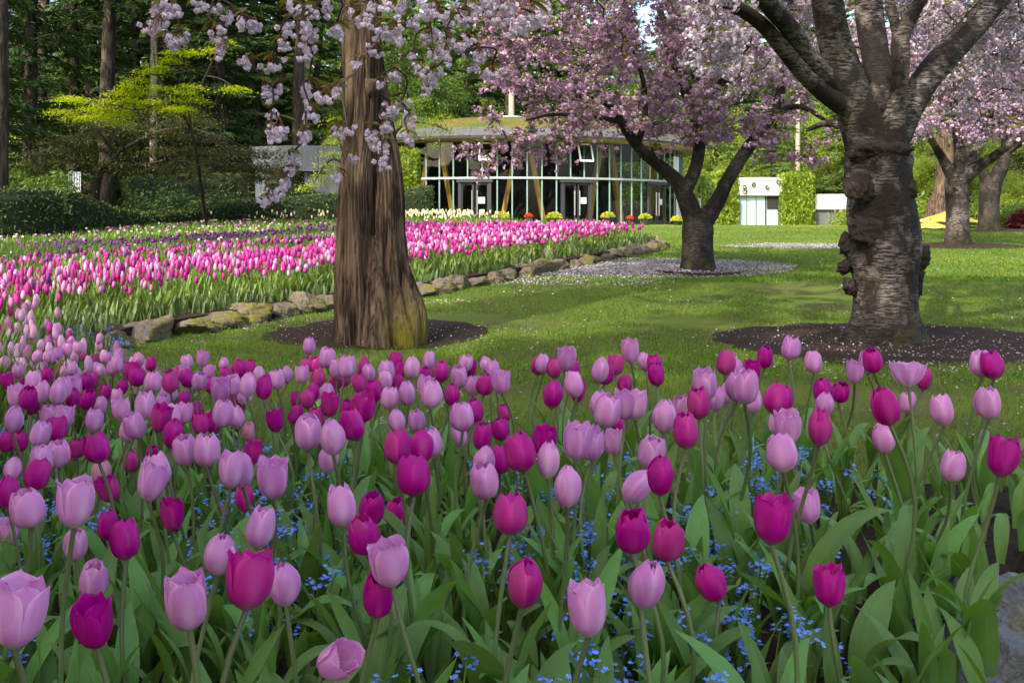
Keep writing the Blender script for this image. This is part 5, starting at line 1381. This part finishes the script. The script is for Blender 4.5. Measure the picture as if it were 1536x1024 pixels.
# ---------------------------------------------------------------- woodland
def conifer(seed, H, Lmax, n_spray, fol, z0=.12, droop=.35, size=.34):
    r = np.random.default_rng(seed); tm, cm = MB(), MB()
    tube(tm, [(0,0,-.3), (r.normal(0,.1), 0, H*.3), (r.normal(0,.2), r.normal(0,.2), H*.7), (0,0,H)], [.32*H/20, .26*H/20, .13*H/20, .02], 14, 10, disp=knobbly(seed, .06, .05))
    L_, D_ = [], []
    nb = int(H * 6.5)
    for k in range(nb):
        z = H * (z0 + (1 - z0) * (k / nb) ** .9); L = Lmax * (1 - (z/H)) ** .75 * r.uniform(.55, 1.1) + .25; a = r.uniform(0, 6.28)
        d = np.array([math.cos(a), math.sin(a), r.uniform(-.1, .25)]); e = np.array([0, 0, z]) + d * L - np.array([0, 0, droop * L * .5])
        tube(tm, [(0, 0, z), np.array([0, 0, z]) + d*L*.55, e], [.045, .03, .008], 4, 4, caps=False)
        n = max(8, int(n_spray / nb * (L / Lmax + .2)))
        t = r.random(n) ** .6
        p = np.array([0, 0, z]) + d * L * t[:, None] - np.array([0, 0, droop*.5*L]) * (t**2)[:, None]
        side = np.array([-d[1], d[0], 0]); sg = r.choice([-1, 1], n)[:, None]; off = r.random(n)[:, None] * .45 * (1 - .5*t[:, None]) * min(1, L * .5)
        p = p + side * sg * off * L * .4 - np.array([0, 0, .12]) * off; L_.append(p + r.normal(0, .05, (n, 3)))
        D_.append(d * .8 + side * sg * r.uniform(.2, 1, (n, 1)) + np.array([0, 0, -.35]) + r.normal(0, .25, (n, 3)))
    L_, D_ = np.concatenate(L_), np.concatenate(D_); n = len(L_)
    fr = frames(D_, r.normal(0, .5, n)); sz = size * r.uniform(.5, 1.25, n)
    cm.bake(np.array([[-.16,0,0],[.16,0,0],[.10,.7,-.05],[0,1,-.12]]), [[0,1,2,3]], fr * sz[:, None, None], L_)
    return tm.mesh('trunk', M['conbark'], True), cm.mesh('crown', M[fol], False)
def broadleaf(seed, H, rad, nleaf, fol, z0=.3, size=.16, layered=False, bark='conbark', nl=46):
    r = np.random.default_rng(seed); tm, cm = MB(), MB()
    tube(tm, [(0,0,-.3), (r.normal(0,.15), r.normal(0,.1), H*.25), (r.normal(0,.3), r.normal(0,.2), H*.55), (0,0,H*.9)], [.02*H, .016*H, .011*H, .02], 12, 10, disp=knobbly(seed))
    cl = []
    for k in range(nl):
        q = r.normal(size=3); q /= np.linalg.norm(q); q *= r.random() ** .35
        c = np.array([0, 0, H*(z0 + 1)/2]) + q * np.array([rad, rad, H*(1 - z0)/2]); cl.append(c)
        zb_ = max(H*.15, c[2] - .5*np.hypot(c[0], c[1])); zb_ = min(zb_, H*.85)
        tube(tm, [(0, 0, zb_), (c[0]*.5, c[1]*.5, zb_*.4 + c[2]*.6), c], [.035, .022, .006], 5, 4, caps=False)
    cl = np.array(cl); n = nleaf; i = r.integers(0, nl, n); s = rad * .15
    flat = .28 if layered else .7
    L_ = cl[i] + r.normal(0, 1, (n, 3)) * np.array([s*1.5 if layered else s, s*1.5 if layered else s, s * flat])
    fr = rotm(n) if not layered else np.einsum('nij,njk->nik', rotz(r.uniform(0, 6.28, n)), rotx(r.normal(-.15, .35, n)))
    cm.bake(LEAFQ * np.array([1.1, 1, 1]), QF, fr * (size * r.uniform(.6, 1.3, n))[:, None, None], L_)
    return tm.mesh('trunk', M[bark], True), cm.mesh('crown', M[fol], False)
CD = [conifer(k, 22, 4.6, 30000, 'con_dark', .10) for k in (1, 2)] 
CM_ = [conifer(k, 20, 4.2, 26000, 'con_mid', .08, .3) for k in (3, 4)]
TALL = [conifer(5, 26, 3.6, 15000, 'con_dark', .42), conifer(6, 25, 3.4, 13000, 'con_mid', .5)]
BM = [broadleaf(k, 12, 3.4, 24000, 'fol_mid', .15, .17) for k in (7, 8)]
BL_ = [broadleaf(k, 9, 3.0, 20000, 'fol_lit', .08, .15, nl=38) for k in (9, 10)]
BY = [broadleaf(11, 7, 2.6, 13000, 'fol_yel', .15, .14, True)]
KIND = {'cd': (CD, 'dark conifer'), 'cm': (CM_, 'feathery conifer'), 'tl': (TALL, 'bare-trunked conifer'), 'bm': (BM, 'leafy green tree'), 'bl': (BL_, 'light green tree'), 'by': (BY, 'yellow-green maple')}
WOOD = [  # kind, pixel x of the trunk, depth, scale
 ('tl',-5,27,.8),('cd',45,44,.95),('cd',-60,38,1),('tl',62,52,1),('cd',110,52,1),('tl',160,50,1),('cd',205,58,1.05),('cd',165,70,1.2),('tl',238,60,1.05),('cd',290,56,.95),('cd',330,50,.9),('cd',385,58,1),('tl',445,56,1),('tl',418,62,1),('cm',470,60,.9),('bm',350,75,1.3),('cm',250,84,1.3),('bm',100,80,1.5),('cm',20,66,1.2),
 ('bm',455,72,1.2),('cm',520,74,1.1),('cm',600,76,1.1),('cm',655,80,1.0),('bm',690,78,.95),('tl',765,82,1.1),('cm',730,84,1.15),('bl',640,72,.9),('bm',560,70,1.0),('cm',810,86,1.2),('bl',790,76,1.0),('cm',880,88,1.2),('tl',935,90,1.1),('bm',960,84,1.1),('cm',1010,88,1.1),
 ('bl',1075,70,.95),('cm',1110,70,.8),('cm',1160,60,.55),('bl',1140,66,.8),('cm',1270,62,.62),('cd',1310,72,.8),('cm',1365,60,.6),('cm',1440,58,.62),('cd',1480,70,.8),('cm',1535,58,.6),('cd',1235,80,.9),('cm',1180,80,.95),('bm',1215,74,.9),('bl',1250,70,.9),('cm',1290,76,1.0),('bl',1330,66,.85),('bm',1385,70,.9),('bl',1420,64,.85),('cm',1455,78,1.05),('bl',1500,62,.9),('bm',1550,66,1.0),('bl',1390,58,.6),('tl',1205,88,1.1),('bl',1525,52,.6),('bm',1350,84,1.2),('cm',1230,90,1.2),('tl',1050,92,1.1),
 ('cd',40,64,1.25),('cd',250,66,1.25),('cd',312,70,1.3),('cd',135,62,1.15),('cm',700,92,1.35),('cm',835,95,1.4),('cm',1090,94,1.45),('cm',1170,96,1.4),('bl',505,52,.55),('by',475,49,.62),('bl',640,60,.7),('bl',700,62,.7),('bm',575,58,.7),('bl',745,64,.65),('bl',120,64,1.3),('bl',180,72,1.5),('bl',60,70,1.4),('bl',400,70,1.3),('bl',300,78,1.7),('bm',610,64,.9),('bl',850,72,.9)]
cnt = defaultdict(list)
for w in WOOD: cnt[w[0]].append(w)
for k, L in cnt.items():
    L.sort(key=lambda w: w[1]); me, nm = KIND[k]
    for i, (kk, px, Y, s) in enumerate(L):
        x = (px - 768) * Y / F; z = float(ter(0, Y)) - .1; j = len(L) - i
        wh = f'{ordw(i+1)} such from the left' if i < len(L)/2 else f'{ordw(j)} such from the right'
        zone = 'behind the left hedges' if px < 500 else 'behind the glass pavilion' if px < 1040 else 'in the sunny wood on the right'
        t = thing('conifer' if k in ('cd', 'cm', 'tl') else 'leafy_tree', f'{nm} {zone}, {wh}', 'tree', (x, Y, z), 'woodland trees round the garden', rot=(0, 0, random.uniform(0, 6.28)))
        t.scale = (s * random.uniform(.9, 1.1), s * random.uniform(.9, 1.1), s * random.uniform(.93, 1.08))
        tm, cm = me[i % len(me)]; inst('trunk', tm, t); inst('crown', cm, t)
# pale bare trunks in the wood
for px, Y, w, y0 in [(765, 66, 9, 180), (458, 58, 9, 130), (1195, 72, 7, 240), (598, 68, 7, 200), (228, 54, 10, 150)]:
    p = at(px, y0, Y); g = float(ter(0, Y)); m = MB(); r_ = w*Y/F/2
    tube(m, [(0, 0, 0), (.1, 0, 7), (.05, .1, 15), (0, 0, 21)], [r_*1.25, r_, r_*.8, r_*.3], 10, 10); 
    t = thing('bare_tree', f'straight pale trunk standing in the wood {"above the pavilion roof" if px == 765 else "left of the big trunk" if px == 458 else "right of the forked cherry" if px == 1195 else "just right of the big trunk" if px == 598 else "above the maple at left"}', 'tree', (p[0], Y, g), 'woodland trees round the garden')
    m.build('trunk', M['palebark'], t, True)
    m = MB(); n = 1800; L_ = rng.normal(0, 1, (n, 3)) * np.array([1.2, 1.2, 2.4]) + np.array([0, 0, 19]); m.bake(LEAFQ, QF, rotm(n) * .3, L_); m.build('crown', M['con_mid'], t)
# layered dark maple with a twisting trunk, and the sunlit maple branches above it
def maple(lab, px, yb, Y, spec, pads, fol, bark='twig', leaf=.10, nper=420):
    b = at(px, yb, Y); b[2] = float(ter(0, Y)); t = thing('maple', lab, 'tree', tuple(b)); nodes = []
    m = MB()
    for sp in spec:
        (P, r), = limb_paths(Y, [sp]); Q = tube(m, P - b, r, 14, 9, disp=knobbly(px)); nodes += list(Q[4:])
    m.build('trunk', M[bark], t, True)
    cr = MB(); tw = MB(); N_ = np.array(nodes)
    for (x, y, dy, rw) in pads:
        c = at(x, y, Y + dy) - b; i = int(np.argmin(np.linalg.norm(N_ - c, axis=1))); tube(tw, [N_[i], (N_[i] + c)/2 + np.array([0, 0, .1]), c], [.03, .018, .006], 6, 5, caps=False)
        n = int(nper * rw / .8); q = rng.normal(0, 1, (n, 3)) * np.array([rw*.62, rw*.62, .10 * max(.5, rw)]); q[:, 2] -= .12 * (q[:, 0]**2 + q[:, 1]**2) / rw
        cr.bake(LEAFQ, QF, np.einsum('nij,njk->nik', rotz(rng.uniform(0, 6.28, n)), rotx(rng.normal(-.3, .4, n))) * (leaf * rng.uniform(.6, 1.3, n))[:, None, None], c + q)
    tw.build('branches', M[bark], t); cr.build('crown', M[fol], t)
pads = [(x + random.uniform(-12, 12), y + random.uniform(-6, 6), random.uniform(-1.6, 1.6), random.uniform(.6, 1.1)) for y, xs in ((232, (365, 380)), (250, (368, 384, 398)), (268, (372, 392)), (262, (60, 95, 200, 240, 300)), (245, (50, 100, 160, 220, 280, 330)), (225, (70, 120, 180, 240, 300, 350)), (205, (90, 140, 200, 260, 320)), (185, (130, 180, 250, 300)), (168, (170, 220, 270))) for x in xs]
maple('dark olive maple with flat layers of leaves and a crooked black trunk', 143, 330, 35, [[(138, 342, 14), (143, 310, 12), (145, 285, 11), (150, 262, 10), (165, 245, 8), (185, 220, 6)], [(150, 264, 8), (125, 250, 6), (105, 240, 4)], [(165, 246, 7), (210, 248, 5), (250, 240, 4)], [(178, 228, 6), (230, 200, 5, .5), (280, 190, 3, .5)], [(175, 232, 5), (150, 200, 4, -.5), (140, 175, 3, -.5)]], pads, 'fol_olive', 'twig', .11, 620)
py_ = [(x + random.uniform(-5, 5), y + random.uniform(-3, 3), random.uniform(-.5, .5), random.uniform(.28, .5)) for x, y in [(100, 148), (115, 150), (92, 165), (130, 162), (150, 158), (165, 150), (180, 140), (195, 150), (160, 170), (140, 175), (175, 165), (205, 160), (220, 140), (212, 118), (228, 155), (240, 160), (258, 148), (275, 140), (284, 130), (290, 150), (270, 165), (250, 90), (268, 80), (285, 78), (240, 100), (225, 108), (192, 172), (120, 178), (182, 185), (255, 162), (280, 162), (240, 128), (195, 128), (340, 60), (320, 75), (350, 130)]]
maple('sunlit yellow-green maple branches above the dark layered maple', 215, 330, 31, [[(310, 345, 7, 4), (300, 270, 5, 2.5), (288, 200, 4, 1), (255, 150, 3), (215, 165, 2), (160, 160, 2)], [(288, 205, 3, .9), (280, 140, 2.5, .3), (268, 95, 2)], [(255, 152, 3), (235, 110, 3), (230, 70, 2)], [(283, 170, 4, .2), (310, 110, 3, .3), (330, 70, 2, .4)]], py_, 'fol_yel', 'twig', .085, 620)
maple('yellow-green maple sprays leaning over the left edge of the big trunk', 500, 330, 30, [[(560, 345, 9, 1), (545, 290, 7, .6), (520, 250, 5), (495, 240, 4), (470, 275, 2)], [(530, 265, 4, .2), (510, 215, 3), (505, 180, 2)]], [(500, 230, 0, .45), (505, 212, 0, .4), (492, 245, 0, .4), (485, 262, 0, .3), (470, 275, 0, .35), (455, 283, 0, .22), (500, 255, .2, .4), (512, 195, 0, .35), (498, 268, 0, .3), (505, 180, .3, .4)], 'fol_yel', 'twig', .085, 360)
# green sprays hanging in front of the pavilion roof edge
maple('green maple sprays hanging before the left end of the pavilion roof', 600, 330, 34, [[(560, 345, 9, 1), (575, 250, 7, .6), (600, 190, 5), (640, 185, 3), (670, 195, 2)], [(590, 215, 4), (630, 210, 3), (660, 215, 2)]], [(600, 185, 0, .6), (625, 178, 0, .6), (650, 185, 0, .5), (670, 195, 0, .4), (640, 205, 0, .3), (655, 218, 0, .25), (612, 222, 0, .35), (600, 235, 0, .4), (620, 200, 0, .4), (590, 165, .3, .7), (625, 150, .4, .6), (665, 175, 0, .4), (606, 250, 0, .3)], 'fol_lit', 'twig', .09, 360)
# weeping green shrub behind the fork, sunlit buttressed trunk behind the sunshades, shrubs
p = at(1054, 330, 44); t = thing('weeping_shrub', 'tall domed weeping green shrub framed by the fork of the cherry', 'shrub', (p[0], 44, float(ter(0, 44))))
m = MB(); n = 5000; a = rng.uniform(0, 6.28, n); v = rng.random(n) ** .7; rr = .62 * np.sin(np.pi * np.clip(.12 + .62*(1 - v), 0, 1)) * rng.uniform(.7, 1.05, n); z = 2.25 * v
m.bake(LEAFQ, QF, np.einsum('nij,njk->nik', rotz(a), rotx(np.full(n, R(-75)) + rng.normal(0, .3, n))) * .13, np.stack([rr*np.cos(a), rr*np.sin(a), z], 1)); m.build('foliage', M['con_mid'], t)
m = MB(); tube(m, [(0,0,0), (0,0,2)], [.07, .02], 4, 6); m.build('trunk', M['twig'], t)
b = hit(1408, 338); Yq = 44.0; b = np.array([(1412 - 768)*Yq/F, Yq, float(ter(0, Yq))]); t = thing('old_tree', 'sunlit conifer trunk with a flaring foot behind the yellow sunshades', 'tree', tuple(b))
(P, r), = limb_paths(Yq, [[(1412, 346, 74), (1413, 330, 48), (1415, 305, 36), (1418, 270, 30), (1420, 200, 26), (1421, 80, 22), (1422, -120, 17)]]); m = MB(); tube(m, P - b, r, 40, 24, disp=fluted(4, 6, .10)); m.build('trunk', M['thuja'], t, True)
m = MB(); n = 9000; q = rng.normal(0, 1, (n, 3)) * np.array([1.7, 1.7, 3.4]) + np.array([0, 0, 13]); m.bake(LEAFQ, QF, rotm(n) * .3, q); m.build('crown', M['con_mid'], t)
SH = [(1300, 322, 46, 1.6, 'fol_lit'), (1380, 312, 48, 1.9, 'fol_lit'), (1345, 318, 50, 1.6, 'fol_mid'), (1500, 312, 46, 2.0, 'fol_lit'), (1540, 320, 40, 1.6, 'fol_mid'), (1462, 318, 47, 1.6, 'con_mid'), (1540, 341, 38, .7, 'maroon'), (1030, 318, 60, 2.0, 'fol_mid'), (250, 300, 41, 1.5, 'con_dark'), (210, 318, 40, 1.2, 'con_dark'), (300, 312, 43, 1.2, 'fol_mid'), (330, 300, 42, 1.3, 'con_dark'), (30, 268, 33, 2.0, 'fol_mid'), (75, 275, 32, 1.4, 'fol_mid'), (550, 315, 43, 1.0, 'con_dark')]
for k, (px, py, Y, rr, fm) in enumerate(SH):
    g = float(ter(0, Y)); x = (px - 768)*Y/F; h_ = CH - (py - HZ)*Y/F - g; h_ = max(h_, .5) + rr*.25
    nm = {'fol_lit': 'fresh light green', 'fol_mid': 'mid green', 'con_mid': 'dull green', 'con_dark': 'dark shaded', 'maroon': 'maroon'}[fm]
    sd = 'left' if px < 500 else 'right' if px > 1100 else 'middle'
    i = sum(1 for q in SH[:k] if q[4] == fm and (('left' if q[0] < 500 else 'right' if q[0] > 1100 else 'middle') == sd)) + 1
    near_ = min([(abs(px - a), b) for a, b in ((1412, 'the yellow sunshades'), (1328, 'the burled cherry trunk'), (1500, 'the farthest cherry'), (1040, 'the forked cherry'), (143, 'the crooked maple'), (30, 'the left edge'), (330, 'the dipping hedge'), (550, 'the big trunk'))])[1]
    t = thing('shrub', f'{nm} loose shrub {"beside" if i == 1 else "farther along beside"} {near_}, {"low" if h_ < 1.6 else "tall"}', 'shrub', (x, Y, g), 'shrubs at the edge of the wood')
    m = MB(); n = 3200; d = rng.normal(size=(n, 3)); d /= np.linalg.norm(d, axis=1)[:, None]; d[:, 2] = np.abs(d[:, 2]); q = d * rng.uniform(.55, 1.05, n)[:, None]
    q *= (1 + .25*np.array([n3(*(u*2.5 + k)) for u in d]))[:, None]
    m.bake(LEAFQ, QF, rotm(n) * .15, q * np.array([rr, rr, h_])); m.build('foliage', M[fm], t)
    m = MB()
    for u in range(6): a = u * 1.05; tube(m, [(0, 0, -.05), (rr*.3*math.cos(a), rr*.3*math.sin(a), h_*.5), (rr*.6*math.cos(a), rr*.6*math.sin(a), h_*.8)], [.03, .02, .006], 4, 4)
    m.build('stems', M['twig'], t)
# far mass of the wood that closes the view
mb = MB(); n = 90000; th = rng.uniform(-.62, .62, n); Yd = rng.uniform(92, 112, n); zz = rng.random(n)**1.1 * 26
keepm = np.array([n3(a*9, b*.13, 1) > -.45 + .04*max(0, b - 12) for a, b in zip(th, zz)])
L_ = np.stack([th*Yd, Yd, 1.5 + zz], 1)[keepm]; n = len(L_)
mb.bake(LEAFQ, QF, rotm(n) * .95, L_, midx=np.array([0 if n3(p[0]*.06, p[1]*.06, 3) > 0 else 1 for p in L_]))
tag(mb.build('woodland', [M['con_mid'], M['fol_mid']]), 'far mass of green woodland closing the view behind the garden', 'wood', kind='stuff')
# pale daffodils and tulips by the far hedges
mb = MB(); S = []
for px, py, Y, n, sp in [(450, 322, 36, 36, 2.6), (660, 328, 36, 150, 1.7), (690, 330, 35, 40, 1.2), (610, 322, 37, 40, 1.5)]:
    for _ in range(n): S.append(((px - 768)*Y/F + random.gauss(0, sp*.5), Y + random.gauss(0, 1.1)))
S = np.array(S); n = len(S); Pz = np.array([(x, y, zb(x, y)) for x, y in S]); mb.bake(tv, tf, rotz(rng.uniform(0, 6.28, n)) * (np.array([1.0, 1.0, .5])[None] * rng.uniform(.7, 1.25, (n, 1)))[:, None, :], Pz, midx=np.tile(np.array([0]*28 + [1]*(len(tf)-28))[None], (n, 1)))
tag(mb.build('daffodils', [M['cream'], M['cover']]), 'pale cream daffodils growing in front of the far hedges', 'flowers', kind='stuff')
# trees outside the frame on the left and behind: they throw the shade on the beds
for k, (x, y, kd, s) in enumerate([(-17, 4, 'cd', .9), (-24, 14, 'cd', 1.0), (-27, 24, 'tl', 1.0), (-13, -9, 'bm', .9), (-30, 6, 'cm', 1.0), (-6, -14, 'bm', .8), (-12.5, 11, 'tl', .95), (-17, 12, 'tl', 1.0), (-20, 9, 'tl', .9), (-19, 2, 'tl', 1.0), (-9.2, .2, 'cm', .5), (-11.4, -8.4, 'cd', 1.1), (-9.3, -10.2, 'cd', 1.15), (-6.9, -10.6, 'cd', 1.12), (-4.6, -13.0, 'cd', 1.15), (-12.0, -13.0, 'cm', 1.2), (-8.0, -15.0, 'cd', 1.2), (-2.0, -14.5, 'cd', 1.1), (-14.0, -7.0, 'tl', 1.0), (-17.6, 30, 'tl', 1.0), (-21, 27, 'tl', 1.0)]):
    me, nm = KIND[kd]; t = thing('conifer' if kd != 'bm' else 'leafy_tree', f'{nm} standing out of view on the left, {ordw(k+1)} of twenty-one', 'tree', (x, y, 0), 'trees outside the view'); t.scale = (s, s, s)
    tm, cm = me[k % len(me)]; inst('trunk', tm, t); inst('crown', cm, t)
